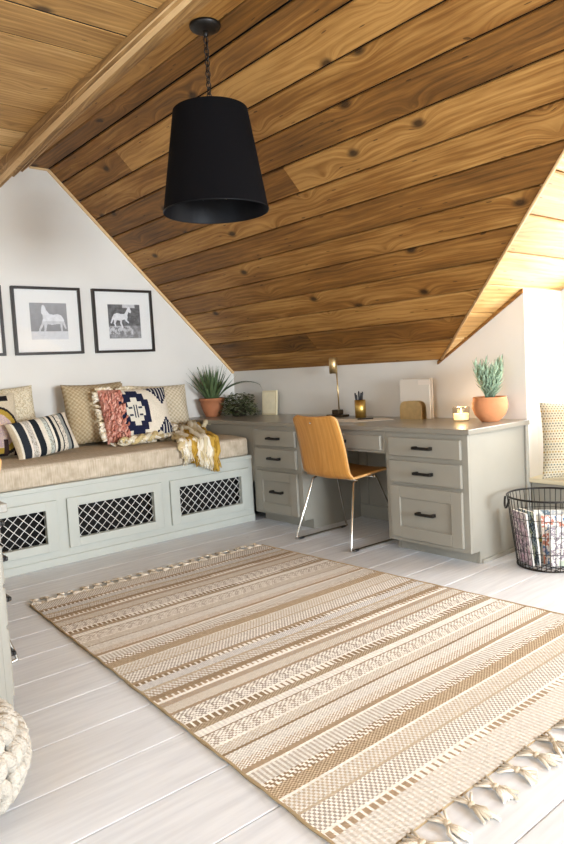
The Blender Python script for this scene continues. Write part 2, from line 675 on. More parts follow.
# left wall with big window
mb = MB()
LX0, LX1, LZ0, LZ1 = 3.2, 5.0, 0.9, 2.1
mb.box(-.1, LX0, YL - .12, YL, -.05, ZC + .1)
mb.box(LX1, XE, YL - .12, YL, -.05, ZC + .1)
mb.box(LX0, LX1, YL - .12, YL, -.05, LZ0)
mb.box(LX0, LX1, YL - .12, YL, LZ1, ZC + .1)
struct('wall_left', mb, M_wall)
mb = MB()
for a, c in ((LX0, LX0 + .06), (LX1 - .06, LX1), (4.07, 4.13)):
    mb.box(a, c, YL - .08, YL + .01, LZ0, LZ1)
mb.box(LX0, LX1, YL - .08, YL + .01, LZ0, LZ0 + .06)
mb.box(LX0, LX1, YL - .08, YL + .01, LZ1 - .06, LZ1)
o = struct('window_2', mb, M_white)
mb = MB()
mb.face([(LX0, YL - .04, LZ0), (LX1, YL - .04, LZ0), (LX1, YL - .04, LZ1), (LX0, YL - .04, LZ1)])
obj('pane', mb, M_glass, o)
# gable end behind the camera
mb = MB()
BY0, BY1, BZ0, BZ1 = -3.1, -0.9, .55, 1.98
mb.box(XE, XE + .12, YL, BY0, -.05, ZC + .1)
mb.box(XE, XE + .12, BY1, 0.5, -.05, ZC + .1)
mb.box(XE, XE + .12, BY0, BY1, -.05, BZ0)
mb.box(XE, XE + .12, BY0, BY1, BZ1, ZC + .1)
struct('wall_back', mb, M_wall)
mb = MB()
for a, c in ((BY0, BY0 + .06), (BY1 - .06, BY1), (-2.03, -1.97)):
    mb.box(XE - .01, XE + .08, a, c, BZ0, BZ1)
mb.box(XE - .01, XE + .08, BY0, BY1, BZ0, BZ0 + .06)
mb.box(XE - .01, XE + .08, BY0, BY1, BZ1 - .06, BZ1)
o = struct('window_3', mb, M_white)
mb = MB()
mb.face([(XE + .04, BY0, BZ0), (XE + .04, BY1, BZ0), (XE + .04, BY1, BZ1), (XE + .04, BY0, BZ1)])
obj('pane', mb, M_glass, o)


# ---------------------------------------------------------------- plank ceilings
def board(mb, quad, nrm, th, along, across, rng=rnd, ch=0.006, tone=None):
    """quad: 4 points on the visible face; nrm points away from the room"""
    ou, ov = rng.uniform(0, 60), rng.uniform(0, 60)
    t = rng.random() if tone is None else tone
    nrm = Vector(nrm)
    along = Vector(along)
    across = Vector(across)
    jit = rng.uniform(-.0015, .0015)
    low = [Vector(p) + nrm * (jit + .0015) for p in quad]
    cen = sum(low, Vector()) / 4
    up = [p + nrm * th for p in low]
    vis = []
    for p in low:
        d = (p - cen).dot(across)
        vis.append(p - across * (ch if d > 0 else -ch))
    uvf = lambda co: (co.dot(along) + ou, co.dot(across) + ov)
    col = (t, t, t, 1)
    mid = [p + nrm * ch for p in low]
    v0 = [mb.bm.verts.new(p) for p in vis]
    v1 = [mb.bm.verts.new(p) for p in mid]
    v2 = [mb.bm.verts.new(p) for p in up]
    fs = [mb.bm.faces.new(v0)]
    for A, B in ((v0, v1), (v1, v2)):
        for i in range(4):
            fs.append(mb.bm.faces.new((A[i], B[i], B[(i + 1) % 4], A[(i + 1) % 4])))
    fs.append(mb.bm.faces.new(v2[::-1]))
    for f in fs:
        for lp in f.loops:
            lp[mb.uv].uv = uvf(lp.vert.co)
            lp[mb.col] = col


mb = MB()
G = 0.0030
S2 = math.sqrt(.5)
slope_n = Vector((0, S2, S2))
slope_ac = Vector((0, -S2, S2))
ts = [0.0, .128, .254, .380, .505, .630, .757, .882, 1.003, 1.13, 1.257, 1.384, 1.51, 1.602]
m2 = (ZC - ZK) / 1.602
cuts = [[], [1.3], [], [], [], [], [], [], [2.15], [], [], [0.9], []]
for i in range(len(ts) - 1):
    a, c = ts[i] + G, ts[i + 1] - G
    pa = lambda X, t: (X, -t, ZK + t * m2)
    if ts[i] < (ZR - ZK):
        tR = ZR - ZK
        ca, cc = min(a, tR), min(c, tR)
        segs = [((-0.02, X1 + ca / MD), (-0.02, X1 + cc / MD)), ((XR - ca / MD, XE), (XR - cc / MD, XE))]
    else:
        segs = [((-0.02, XE), (-0.02, XE))]
    for si, (sa, sc) in enumerate(segs):
        cs = cuts[i] if si == 0 else []
        prev_a, prev_c = sa[0], sc[0]
        for cx in cs:
            board(mb, [pa(prev_a, a), pa(cx - .001, a), pa(cx - .001, c), pa(prev_c, c)], slope_n, .02, (1, 0, 0), slope_ac)
            prev_a = prev_c = cx + .001
        board(mb, [pa(prev_a, a), pa(sa[1], a), pa(sc[1], c), pa(prev_c, c)], slope_n, .02, (1, 0, 0), slope_ac)
struct('ceiling_slope', mb, M_ceil)

# flat strip along the top of the slope
mb = MB()
for a, c in ((-1.602, -1.76), (-1.76, -1.93),):
    board(mb, [(-.02, a - G, ZC), (XE, a - G, ZC), (XE, c + G, ZC), (-.02, c + G, ZC)], (0, 0, 1), .02, (1, 0, 0), (0, 1, 0))
struct('ceiling_ridge', mb, M_ceil)
# cross boards of the left ceiling
mb = MB()
xs = [-.1, .66, 1.04, 1.45, 1.865, 2.13, 2.42, 2.70, 3.0, 3.3, 3.6, 3.9, 4.2, 4.5, 4.8, 5.1, 5.4, 5.7, 6.0, 6.3, 6.6, 7.0, 7.3, 7.6, 7.9, 8.2, 8.5, 9.0]
xs = [-.1, .352, .66, 1.04, 1.865, 2.13] + xs[6:]
for a, c in zip(xs, xs[1:]):
    board(mb, [(a + .006, YL, ZC + .004), (c - .006, YL, ZC + .004), (c - .006, -1.95, ZC + .004), (a + .006, -1.95, ZC + .004)], (0, 0, 1), .0035, (0, 1, 0), (1, 0, 0), ch=.0010)
struct('ceiling_left', mb, M_ceil_lit)
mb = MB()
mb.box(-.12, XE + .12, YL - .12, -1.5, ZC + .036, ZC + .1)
mb.box(-.12, XE, YL, -1.96, ZC + .0085, ZC + .035)  # black sheet just above the boards, painting shade into their open seams
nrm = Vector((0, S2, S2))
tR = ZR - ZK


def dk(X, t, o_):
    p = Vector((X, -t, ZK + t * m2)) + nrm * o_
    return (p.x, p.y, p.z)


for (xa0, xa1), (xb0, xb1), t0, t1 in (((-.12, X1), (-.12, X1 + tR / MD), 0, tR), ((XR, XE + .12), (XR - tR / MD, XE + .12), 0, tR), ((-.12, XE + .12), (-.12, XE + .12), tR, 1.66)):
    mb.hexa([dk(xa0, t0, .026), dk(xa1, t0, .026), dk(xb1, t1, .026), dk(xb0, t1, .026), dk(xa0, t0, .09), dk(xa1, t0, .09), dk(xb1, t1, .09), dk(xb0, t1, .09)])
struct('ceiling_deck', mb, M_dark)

# dormer slopes: boards run along Y
mb = MB()
dn = Vector((-MD, 0, 1)).normalized()
da = Vector((1, 0, MD)).normalized()
step = 0.205
for side in (0, 1):
    Xa = X1
    k = 0
    while Xa < (X1 + XR) / 2 - .001:
        Xb = min(Xa + step, (X1 + XR) / 2)
        if Xa < XCH - .02 < Xb - .0:
            pass
        def Pt(X, y):
            z = ZK + MD * (X - X1)
            XX = X if side == 0 else X1 + XR - X
            return (XX, y, z)
        a, c = Xa + G, Xb - G
        ya, yc = -(MD * (a - X1)), -(MD * (c - X1))
        yb_a = YW + .02
        nn = dn if side == 0 else Vector((-dn.x, 0, dn.z))
        dd = da if side == 0 else Vector((da.x, 0, -da.z))
        board(mb, [Pt(a, ya), Pt(a, yb_a), Pt(c, yb_a), Pt(c, yc)], nn, .02, (0, 1, 0), dd)
        Xa = Xb
        k += 1
struct('ceiling_dormer', mb, M_ceil_lit)
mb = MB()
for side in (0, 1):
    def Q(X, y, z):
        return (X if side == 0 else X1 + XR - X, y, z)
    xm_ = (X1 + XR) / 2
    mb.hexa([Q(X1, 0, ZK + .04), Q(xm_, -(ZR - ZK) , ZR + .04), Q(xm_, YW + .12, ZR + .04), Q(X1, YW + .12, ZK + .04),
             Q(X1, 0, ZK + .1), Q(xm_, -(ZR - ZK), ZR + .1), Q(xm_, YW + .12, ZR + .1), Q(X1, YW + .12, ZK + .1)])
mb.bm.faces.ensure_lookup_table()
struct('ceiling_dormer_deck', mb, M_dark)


# trims
def uvx(off):
    return lambda co: (co.x + co.y * .7 + off, co.z + co.y * .1 + off)


mb = MB()
# rake trim down the gable wall
a = Vector((0, -1.602, ZC))
b_ = Vector((0, 0.0, ZK))
dv = (b_ - a).normalized()
pn = Vector((0, -S2, -S2))
mb.hexa([a + pn * .018, b_ + pn * .018, b_ + pn * .018 + Vector((.018, 0, 0)), a + pn * .018 + Vector((.018, 0, 0)),
         a, b_, b_ + Vector((.018, 0, 0)), a + Vector((.018, 0, 0))], boarduv=lambda co: (co.z * 1.4, co.x + co.y * .01), col=(.9, .9, .9, 1))
mb.box(0, .018, -1.745, -1.602, ZC - .012, ZC, col=(.9, .9, .9, 1))
struct('trim_1', mb, M_trimwood)
mb = MB()
# thin board under the dormer eave, following the knee wall gable
P0, P1 = Vector((X1 - .02, 0, ZK - .012)), Vector((XCH, 0, ZCH - .001))
mb.hexa([P0 + Vector((0, -.014, -.012)), P1 + Vector((0, -.014, -.022)), P1 + Vector((0, 0, -.022)), P0 + Vector((0, 0, -.012)),
         P0 + Vector((0, -.014, .01)), P1 + Vector((0, -.014, 0)), P1, P0 + Vector((0, 0, .01))], boarduv=uvx(3), col=(.3, .3, .3, 1))
struct('trim_2', mb, M_ceil)

for side in (0, 1):
    mb = MB()
    tR = ZR - ZK
    a = Vector((X1, 0, ZK))
    b_ = Vector((X1 + tR / MD, -tR, ZR))
    if side:
        a.x, b_.x = X1 + XR - a.x, X1 + XR - b_.x
    mb.tube([a, b_], .0085, n=6, col=(.6, .6, .6, 1))
    for f in mb.bm.faces:
        for lp in f.loops:
            lp[mb.uv].uv = (lp.vert.co.x * 1.5, lp.vert.co.z * .1)
    struct('trim_%d' % (4 + side), mb, M_trimwood)

# the moulded beam beside the ridge strip, deep at the gable wall and fading along the room
mb = MB()
prof0 = [(-1.745, 2.738), (-1.800, 2.690), (-1.812, 2.696), (-1.865, 2.645), (-1.878, 2.650), (-1.968, 2.556), (-1.985, 2.560), (-1.985, 2.615), (-1.972, 2.625), (-1.975, 2.665), (-1.962, 2.675), (-1.966, 2.740)]
prof1 = [(-1.893, 2.738), (-1.905, 2.722), (-1.918, 2.722), (-1.928, 2.712), (-1.944, 2.716), (-1.962, 2.698), (-2.000, 2.700), (-2.008, 2.712), (-2.020, 2.712), (-2.030, 2.722), (-2.042, 2.722), (-2.048, 2.740)]
xa_, xb_ = 0.0, 2.7
prof_mid = []
N = 26
rings = []
for i in range(N + 1):
    f = i / N
    X = xa_ + (xb_ - xa_) * f
    s = f
    ring = []
    bow = -0.028 * math.sin(PI * f)
    for (y0, z0), (y1, z1) in zip(prof0, prof1):
        yy = y0 + (y1 - y0) * s + bow * (1 if y0 > -1.9 else .6)
        zz = z0 + (z1 - z0) * s
        ring.append(mb.bm.verts.new((X, yy, zz)))
    rings.append(ring)
ext = [mb.bm.verts.new((XE, y, z)) for y, z in prof1]
rings.append(ext)
k = len(prof0)
tones = [.6, .0, .9, .0, .8, .0, .7, .9, .0, .9, .0, .8]  # darkest strips paint the grooves' shade into the moulding wood
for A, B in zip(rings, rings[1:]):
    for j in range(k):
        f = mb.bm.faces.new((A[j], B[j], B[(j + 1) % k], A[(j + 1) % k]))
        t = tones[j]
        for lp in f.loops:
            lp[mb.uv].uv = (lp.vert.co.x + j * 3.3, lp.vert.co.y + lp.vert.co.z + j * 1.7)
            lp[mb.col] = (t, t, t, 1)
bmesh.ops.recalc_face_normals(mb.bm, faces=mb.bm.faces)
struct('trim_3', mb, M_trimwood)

# ---------------------------------------------------------------- built-in desk
CF = -0.600    # cabinet face
HT = 0.76


def bar_pull(parent, cx, y, z, w=.13, sgn=-1, name='handle'):
    mb = MB()
    mb.box(cx - w / 2, cx + w / 2, y + sgn * .026, y + sgn * .038, z - .008, z + .008, bev=.003)
    for s_ in (-1, 1):
        mb.box(cx + s_ * (w / 2 - .012) - .009, cx + s_ * (w / 2 - .012) + .009, y + sgn * .0005, y + sgn * .03, z - .009, z + .009, bev=.002)
    return obj(name, mb, M_black, parent)


def drawer_front(parent, x0, x1, z0, z1, yf, sgn=-1, panel=False, pull=True, name='drawer', mat=None):
    mb = MB()
    t = .02
    if not panel:
        mb.box(x0, x1, yf, yf + sgn * t, z0, z1, bev=.004)
    else:
        w = .072
        mb.box(x0, x0 + w, yf, yf + sgn * t, z0, z1, bev=.003)
        mb.box(x1 - w, x1, yf, yf + sgn * t, z0, z1, bev=.003)
        mb.box(x0 + w - .002, x1 - w + .002, yf, yf + sgn * t, z0, z0 + w, bev=.003)
        mb.box(x0 + w - .002, x1 - w + .002, yf, yf + sgn * t, z1 - w, z1, bev=.003)
        mb.box(x0 + w - .004, x1 - w + .004, yf, yf + sgn * .010, z0 + w - .004, z1 - w + .004)
    d = obj(name, mb, mat or M_paint, parent)
    if pull:
        yy = yf + sgn * (.010 if panel else t)
        bar_pull(d, (x0 + x1) / 2 + (.01 if sgn < 0 else .032), yy, (z0 + z1) / 2 + (.005 if panel else 0), sgn=sgn)
    return d


def drawer_cabinet(label, x0, x1, fx0, fx1, rows, yb, yf, sgn, group=None, panel_last=True, mat=None):
    """rows: (z0,z1)"""
    mat = mat or M_paint
    t = thing('drawer_cabinet', label, 'cabinet', ((x0 + x1) / 2, (yb + yf) / 2, 0), 0, group)
    mb = MB()
    zt = .072
    ki = yf - sgn * .085
    # carcass side panels reach the floor behind the toe notch
    for a, c in ((x0, x0 + .018), (x1 - .018, x1)):
        mb.prism([(yb, 0), (ki, 0), (ki, zt), (yf - sgn * .02, zt), (yf - sgn * .02, HT - .031), (yb, HT - .031)], 0, a, c)
    mb.box(x0 + .018, x1 - .018, yb, yb - (-sgn) * 0 + sgn * .012, zt, HT - .031)
    mb.box(x0 + .018, x1 - .018, yb, yf - sgn * .02, zt, zt + .018)
    obj('carcass', mb, mat, t)
    mb = MB()
    ya, yc = yf - sgn * .02, yf
    mb.box(x0, fx0 + .012, ya, yc, zt, HT - .031, bev=.001)
    mb.box(fx1 - .012, x1, ya, yc, zt, HT - .031, bev=.001)
    zs = [zt] + [z for r in sorted(rows) for z in r] + [HT - .031]
    for i in range(0, len(zs), 2):
        a, c = zs[i], zs[i + 1]
        if i > 0:
            a -= .012
        if i + 2 < len(zs):
            c += .012
        mb.box(fx0 + .012, fx1 - .012, ya, yc - sgn * .0005, a, c)
    obj('face_frame', mb, mat, t)
    mb = MB()
    mb.box(x0 + .02, x1 - .02, ki, ki - sgn * .015, 0, zt)
    obj('toe_kick', mb, mat, t)
    for i, (z0, z1) in enumerate(sorted(rows, reverse=True)):
        drawer_front(t, fx0, fx1, z0, z1, yf + sgn * .0006, sgn, panel=(panel_last and i == len(rows) - 1), mat=mat)
    return t


rows3 = [(.590, .700), (.432, .563), (.098, .412)]
drawer_cabinet('greige drawer cabinet at the exposed right end of the desk beside the wire basket', 2.352, 2.938, 2.392, 2.902, rows3, -.005, CF, -1)
drawer_cabinet('greige drawer cabinet on the left of the kneehole, next to the bench', 1.022, 1.575, 1.072, 1.53, [(.585, .702), (.428, .566), (.092, .400)], -.005, CF, -1)
t = thing('pencil_drawer_unit', 'shallow single-drawer unit under the worktop over the kneehole', 'drawer', (1.96, -.3, .6))
mb = MB()
mb.box(1.577, 2.350, CF, CF + .02, .700, HT - .031)
mb.box(1.577, 2.350, CF, CF + .02, .594, .615)
mb.box(1.577, 1.63, CF, CF + .02, .615, .700)
mb.box(2.32, 2.350, CF, CF + .02, .615, .700)
mb.box(1.585, 2.342, CF + .02, -.03, .60, .612)
obj('rail', mb, M_paint, t)
drawer_front(t, 1.615, 2.326, .612, .703, CF - .0006, -1)
t = thing('kneehole_back_panel', 'greige back panel with a moulding inside the shadowed kneehole', 'panel', (1.96, -.02, 0))
mb = MB()
mb.box(1.577, 2.350, -.022, -.002, 0.0, .60)
obj('board', mb, M_paint, t)
mb = MB()
mb.box(1.577, 2.350, -.040, -.0225, 0.0, .10, bev=.003)
mb.box(1.577, 1.66, -.034, -.0225, .10, .60, bev=.003)
mb.box(2.27, 2.350, -.034, -.0225, .10, .60, bev=.003)
mb.box(1.93, 1.99, -.034, -.0225, .10, .60, bev=.003)
obj('moulding', mb, M_paint, t)
# panel behind the bench end
mb = MB()
mb.box(0.004, 1.020, CF, CF + .02, .30, HT - .031)
tag(obj('desk_apron_panel', mb, M_paint), 'plain greige panel below the worktop at the end of the bench cushion', 'panel')
mb = MB()
mb.box(.004, 2.962, -.622, -.004, HT - .030, HT, bev=.004, seg=2)
tag(obj('worktop', mb, M_top), 'long greige worktop running along the knee wall under the slope', 'worktop')
# end scribe strip
mb = MB()
mb.box(2.9385, 2.952, -.035, -.004, 0, HT - .031, bev=.002)
mb.box(2.9385, 2.950, -.50, -.036, 0, .022, bev=.002)
tag(obj('scribe_strip', mb, M_paint), 'narrow upright strip closing the right end of the desk against the wall', 'trim')

# ---------------------------------------------------------------- desk along the left side (mirror of the first)
YF2 = -3.030
rows4 = [(.622, .715), (.482, .612), (.342, .472), (.100, .332)]
drawer_cabinet('pale greige drawer cabinet cut by the left edge, seen end-on above the knitted pouf', 2.44, 2.86, 2.48, 2.815, rows4, YF2 - .60, YF2, 1, panel_last=False)
drawer_cabinet('pale greige drawer cabinet of the left desk, beyond its kneehole by the bench', .35 + .68, 1.5, 1.08, 1.46, rows4, YF2 - .60, YF2, 1, panel_last=False)
mb = MB()
mb.box(1.01, 2.885, YF2 - .62, YF2 + .028, HT - .030, HT, bev=.004, seg=2)
tag(obj('worktop', mb, M_top), 'corner of the second worktop at the left edge under the wooden chair back', 'worktop')

# ---------------------------------------------------------------- bench
bench = thing('storage_bench', 'pale grey built-in storage bench with diamond lattice panels along the gable wall', 'bench', (.5, -1.8, 0))
BX = 1.0
BY0_, BY1_ = -2.96, CF - .004
ZB = .505
openings = [(-2.745, -2.205), (-2.000, -1.462), (-1.258, -.722)]
panels = [(-2.812, -2.132), (-2.068, -1.395), (-1.330, -.645)]
mb = MB()
ZO0, ZO1 = .152, .357
ys = [BY0_] + [v_ for o_ in openings for v_ in o_] + [BY1_]
for i in range(0, len(ys), 2):
    mb.box(BX - .02, BX, ys[i], ys[i + 1], 0, ZB - .03)
for a, c in openings:
    mb.box(BX - .02, BX, a, c, 0, ZO0)
    mb.box(BX - .02, BX, a, c, ZO1, ZB - .03)
mb.box(0.005, BX - .02, BY0_, BY0_ + .02, 0, ZB - .03)
mb.box(0.005, BX - .02, BY1_ - .02, BY1_, 0, ZB - .03)
obj('carcass', mb, M_bench, bench)
mb = MB()
mb.box(.004, BX + .008, BY0_, BY1_, ZB - .03, ZB, bev=.003)
obj('seat_board', mb, M_bench, bench)
mb = MB()
mb.box(BX + .0005, BX + .010, BY0_, BY1_, 0, .052, bev=.003)
obj('plinth', mb, M_bench, bench)
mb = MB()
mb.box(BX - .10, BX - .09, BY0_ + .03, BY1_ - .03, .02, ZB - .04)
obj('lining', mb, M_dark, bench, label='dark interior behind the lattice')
for (pa_, pc_), (oa, oc) in zip(panels, openings):
    mb = MB()
    x0, x1 = BX + .0005, BX + .019
    zA, zB_ = .098, .412
    mb.box(x0, x1, pa_, oa, zA, zB_, bev=.002)
    mb.box(x0, x1, oc, pc_, zA, zB_, bev=.002)
    mb.box(x0, x1, oa - .002, oc + .002, zA, ZO0, bev=.002)
    mb.box(x0, x1, oa - .002, oc + .002, ZO1, zB_, bev=.002)
    door = obj('door', mb, M_bench, bench)
    mb = MB()
    w_, h_ = oc - oa, ZO1 - ZO0
    sp = .0615
    for sg in (1, -1):
        kmin = -int(h_ / sp) - 2
        for kk in range(kmin, int(w_ / sp) + 3):
            # line y = oa + kk*sp + sg*(z-ZO0) clipped
            pts = []
            y_a, z_a = oa + kk * sp, 0.0
            if sg < 0:
                y_a += h_
            t0, t1 = 0.0, h_
            # clip on y
            for lim, lo in ((oa, True), (oc, False)):
                tt = (lim - y_a) / sg
                if (sg > 0) == lo:
                    t0 = max(t0, tt)
                else:
                    t1 = min(t1, tt)
            if t1 - t0 < .004:
                continue
            A = Vector((BX - .006, y_a + sg * t0, ZO0 + t0))
            B = Vector((BX - .006, y_a + sg * t1, ZO0 + t1))
            mb.tube([A, B], .0022, n=5)
            if sg > 0:
                off = Vector((0, .005, -.005))
                # small collars where the bars cross
                tt = t0
        del pts
    for kk in range(-2, int(w_ / (sp / 2)) + 3):
        for jj in range(-1, int(h_ / (sp / 2)) + 2):
            yy = oa + kk * sp / 2
            zz = ZO0 + jj * sp / 2
            if (kk + jj) % 2 == 0 and oa + .004 < yy < oc - .004 and ZO0 + .004 < zz < ZO1 - .004 and False:
                mb.box(BX - .010, BX - .002, yy - .005, yy + .005, zz - .005, zz + .005)
    obj('lattice', mb, M_white, door, label='white diamond lattice')

# cushion
mb = MB()
x0, x1, y0, y1, z0, z1 = .015, 1.012, -2.95, -.632, ZB + .001, .640


def cush(mb, x0, x1, y0, y1, z0, z1, nx, ny, puff=.012):
    r = .022

    def prof(u, lo, hi):
        return lo + (hi - lo) * u
    fs = mb.box(x0, x1, y0, y1, z0, z1, bev=r, seg=3)
    bmesh.ops.subdivide_edges(mb.bm, edges=[e for e in mb.bm.edges if e.calc_length() > .3], cuts=24, use_grid_fill=True)
    for v in mb.bm.verts:
        c_ = v.co
        if c_.z > (z0 + z1) / 2:
            fx = min((c_.x - x0), (x1 - c_.x))
            v.co.z += puff * min(1, fx / .15) + .004 * noise.noise(Vector((c_.x * 5, c_.y * 3, 1)))
        if c_.x > x1 - .005:
            v.co.x += .006 * noise.noise(Vector((c_.y * 4, c_.z * 12, 4)))
    for f in mb.bm.faces:
        f.smooth = True


cush(mb, x0, x1, y0, y1, z0, z1, 10, 40)
m, n, l, b = newmat('linen')
tc = n.new('ShaderNodeTexCoord')
b.inputs['Roughness'].default_value = .95
b.inputs['Specular IOR Level'].default_value = .1
cols = []
for sc_ in ((400, 25, 25), (25, 400, 25), (25, 300, 25)):
    mp = n.new('ShaderNodeMapping')
    mp.inputs['Scale'].default_value = sc_
    l.new(tc.outputs['Object'], mp.inputs['Vector'])
    nz = n.new('ShaderNodeTexNoise')
    nz.inputs['Scale'].default_value = .6
    nz.inputs['Detail'].default_value = 2
    l.new(mp.outputs[0], nz.inputs['Vector'])
    cols.append(nz.outputs['Fac'])
s_ = math_node(n, l, 'ADD', cols[0], cols[1])
rp = n.new('ShaderNodeValToRGB')
rp.color_ramp.elements[0].position = .35
rp.color_ramp.elements[0].color = lin('#aa9b85')
rp.color_ramp.elements[1].position = .65
rp.color_ramp.elements[1].color = lin('#cdc0ac')
l.new(math_node(n, l, 'MULTIPLY', s_, .5), rp.inputs[0])
l.new(rp.outputs['Color'], b.inputs['Base Color'])
M_linen = m
tag(obj('bench_cushion', mb, M_linen), 'long oatmeal linen cushion lying on the built-in bench', 'cushion')

# ---------------------------------------------------------------- window seat
t = thing('window_seat', 'cream window seat in the bright dormer behind the wire basket', 'bench', (4.1, .2, 0))
mb = MB()
mb.box(XCH + .003, XCH2 - .003, -.012, YW - .003, .384, .410, bev=.003)
obj('seat_board', mb, simple('seat_cream', lin('#cfc3a6'), .5), t)
mb = MB()
mb.box(XCH + .012, XCH2 - .012, 0.012, .03, 0, .3835)
obj('front_panel', mb, M_paint, t)


# ---------------------------------------------------------------- pillows
def pillow_mesh(w, h, th, colfn, nu=56, nv=56, pinch=.06, seed=1, backcol=None):
    mb = MB()

    def pt(side):
        def f(a, b):
            u, v = a * 2 - 1, b * 2 - 1
            ed = max(0.0, (1 - abs(u) ** 3.0)) ** .55 * max(0.0, (1 - abs(v) ** 3.0)) ** .55
            x = w / 2 * u * (1 - pinch * (1 - v * v) * abs(u) ** 2)
            y = h / 2 * v * (1 - pinch * (1 - u * u) * abs(v) ** 2)
            z = side * th / 2 * ed
            wr = noise.noise(Vector((x * 9 + seed * 7, y * 9, seed))) * .010 + noise.noise(Vector((x * 22 + seed, y * 22, seed * 3))) * .003
            return (x, y, z + side * wr * ed)
        return f
    mb.grid(pt(1), nu, nv, colfn)
    fs = mb.grid(pt(-1), nu // 2, nv // 2, (lambda a, b: backcol) if backcol else colfn)
    bmesh.ops.reverse_faces(mb.bm, faces=fs)
    bmesh.ops.remove_doubles(mb.bm, verts=mb.bm.verts, dist=1e-5)
    return mb


def pillow_mat_world(c, lean=0.2, roll=0.0, yaw=0.0):
    """local x -> +Y, y -> up, z -> +X; lean tips the top back to the wall (-X)"""
    B = Matrix(((0, 0, 1), (1, 0, 0), (0, 1, 0))).to_4x4()
    return Matrix.Translation(Vector(c)) @ Matrix.Rotation(yaw, 4, 'Z') @ Matrix.Rotation(-lean, 4, 'Y') @ B @ Matrix.Rotation(roll, 4, 'Z')


def place_pillow(name, label, mbs, M, mat=None):
    """mbs: list of (part name, MB, material) in pillow space; the first is the body"""
    for _, mb_, _ in mbs:
        mb_.bm.transform(M)
    if len(mbs) == 1:
        o = obj(name, mbs[0][1], mbs[0][2])
        return tag(o, label, 'pillow')
    c = M.translation
    t = thing(name, label, 'pillow', (c.x, c.y, c.z - .2))
    for nm, mb_, m_ in mbs:
        obj(nm, mb_, m_, t)
    return t


r2 = random.Random(3)


def speck(base, amt, rng=r2, alt=None, p=.0):
    b_ = lin(base)
    a_ = lin(alt) if alt else b_

    def f(u, v):
        c_ = a_ if rng.random() < p else b_
        k_ = 1 + rng.uniform(-amt, amt)
        return (c_[0] * k_, c_[1] * k_, c_[2] * k_, 1)
    return f


def weave(base, alt, nu_, nv_, amt=.12):
    A, B = lin(base), lin(alt)

    def f(u, v):
        c_ = A if (int(u * nu_) + int(v * nv_)) % 2 else B
        k_ = 1 + r2.uniform(-amt, amt)
        return (c_[0] * k_, c_[1] * k_, c_[2] * k_, 1)
    return f


# tan woven pillow
place_pillow('throw_pillow', 'plain tan woven square pillow left of the fringed patterned one',
             [('body', pillow_mesh(.46, .46, .20, weave('#c4b292', '#ad9874', 28, 28), 84, 84, seed=2), M_attr_soft)],
             pillow_mat_world((.29, -1.50, .883), lean=.26, roll=-.02, yaw=-.15))
# second tan pillow mostly hidden behind
place_pillow('throw_pillow', 'sandy pillow hidden behind the plain tan one, only its edges and a corner showing',
             [('body', pillow_mesh(.50, .46, .14, weave('#b5a180', '#a38d6a', 26, 26), 60, 60, seed=5), M_attr_soft)],
             pillow_mat_world((.115, -1.43, .885), lean=.12, yaw=0))
# big cream pillow behind right
place_pillow('throw_pillow', 'cream knobbly pillow standing behind the fringed patterned one, nearest the desk',
             [('body', pillow_mesh(.52, .42, .17, weave('#dccfb6', '#c2b295', 26, 24), 78, 72, seed=9), M_attr_soft)],
             pillow_mat_world((.20, -.895, .862), lean=.20, roll=-.03))
# cream nubby pillow far left
place_pillow('throw_pillow', 'cream nubby pillow at the far left behind the striped lumbar pillow',
             [('body', pillow_mesh(.50, .47, .17, speck('#e0d5bb', .12, alt='#c9b897', p=.4), 70, 70, seed=12), M_attr_soft)],
             pillow_mat_world((.20, -2.16, .888), lean=.2, roll=.03))


# multicolour tribal pillow
def tribal(u, v):
    k_ = 1 + r2.uniform(-.08, .08)
    d = math.hypot((u - .60) / .42, (v - .38) / .44)
    c_ = '#cdbfa6'
    if d < .62:
        c_ = '#b9a0a0' if r2.random() < .6 else '#c9b29c'
    elif d < .80:
        c_ = '#a88b3c'
    elif d < .9:
        c_ = '#2a2526'
    if .70 < u < .86 and .86 < v < .96:
        c_ = '#221e1f'
    if v < .25 and (u * 6 % 1) < .5:
        c_ = '#3a2a27'
    c_ = lin(c_)
    return (c_[0] * k_, c_[1] * k_, c_[2] * k_, 1)


place_pillow('throw_pillow', 'pillow with ochre and black arcs at the left edge behind the striped one',
             [('body', pillow_mesh(.44, .44, .15, tribal, 70, 70, seed=15), M_attr_soft)],
             pillow_mat_world((.42, -2.335, .868), lean=.28))


# striped lumbar pillow
def stripes(u, v):
    k_ = 1 + r2.uniform(-.08, .08)
    bands = [(0, .05, '#c9b79b'), (.05, .085, '#e3dccb'), (.085, .19, '#2c3036'), (.19, .225, '#ddd4c4'), (.225, .30, '#c3bbb0'), (.30, .335, '#ddd4c4'),
             (.335, .43, '#22262b'), (.43, .50, '#d8d0bf'), (.50, .56, '#b9bdb4'), (.56, .575, '#33373a'), (.575, .61, '#ded6c6'), (.61, .66, '#22262b'),
             (.66, .71, '#cfc6b4'), (.71, .73, '#2a2d31'), (.73, .80, '#d6cdbd'), (.80, .86, '#8b8d88'), (.86, .90, '#22262b'), (.90, 1.01, '#d6cbb8')]
    for a, c, h in bands:
        if a <= u < c:
            c_ = lin(h)
            if h in ('#c3bbb0', '#b9bdb4', '#d6cdbd') and r2.random() < .25:
                c_ = lin('#8d8678')
            return (c_[0] * k_, c_[1] * k_, c_[2] * k_, 1)
    return lin('#d8d0bf')


place_pillow('lumbar_pillow', 'small cream lumbar pillow with charcoal stripes lying on the bench at left',
             [('body', pillow_mesh(.43, .275, .15, stripes, 100, 44, seed=21, pinch=.05), M_attr_soft)],
             pillow_mat_world((.60, -2.03, .780), lean=.42, roll=.13, yaw=.05))


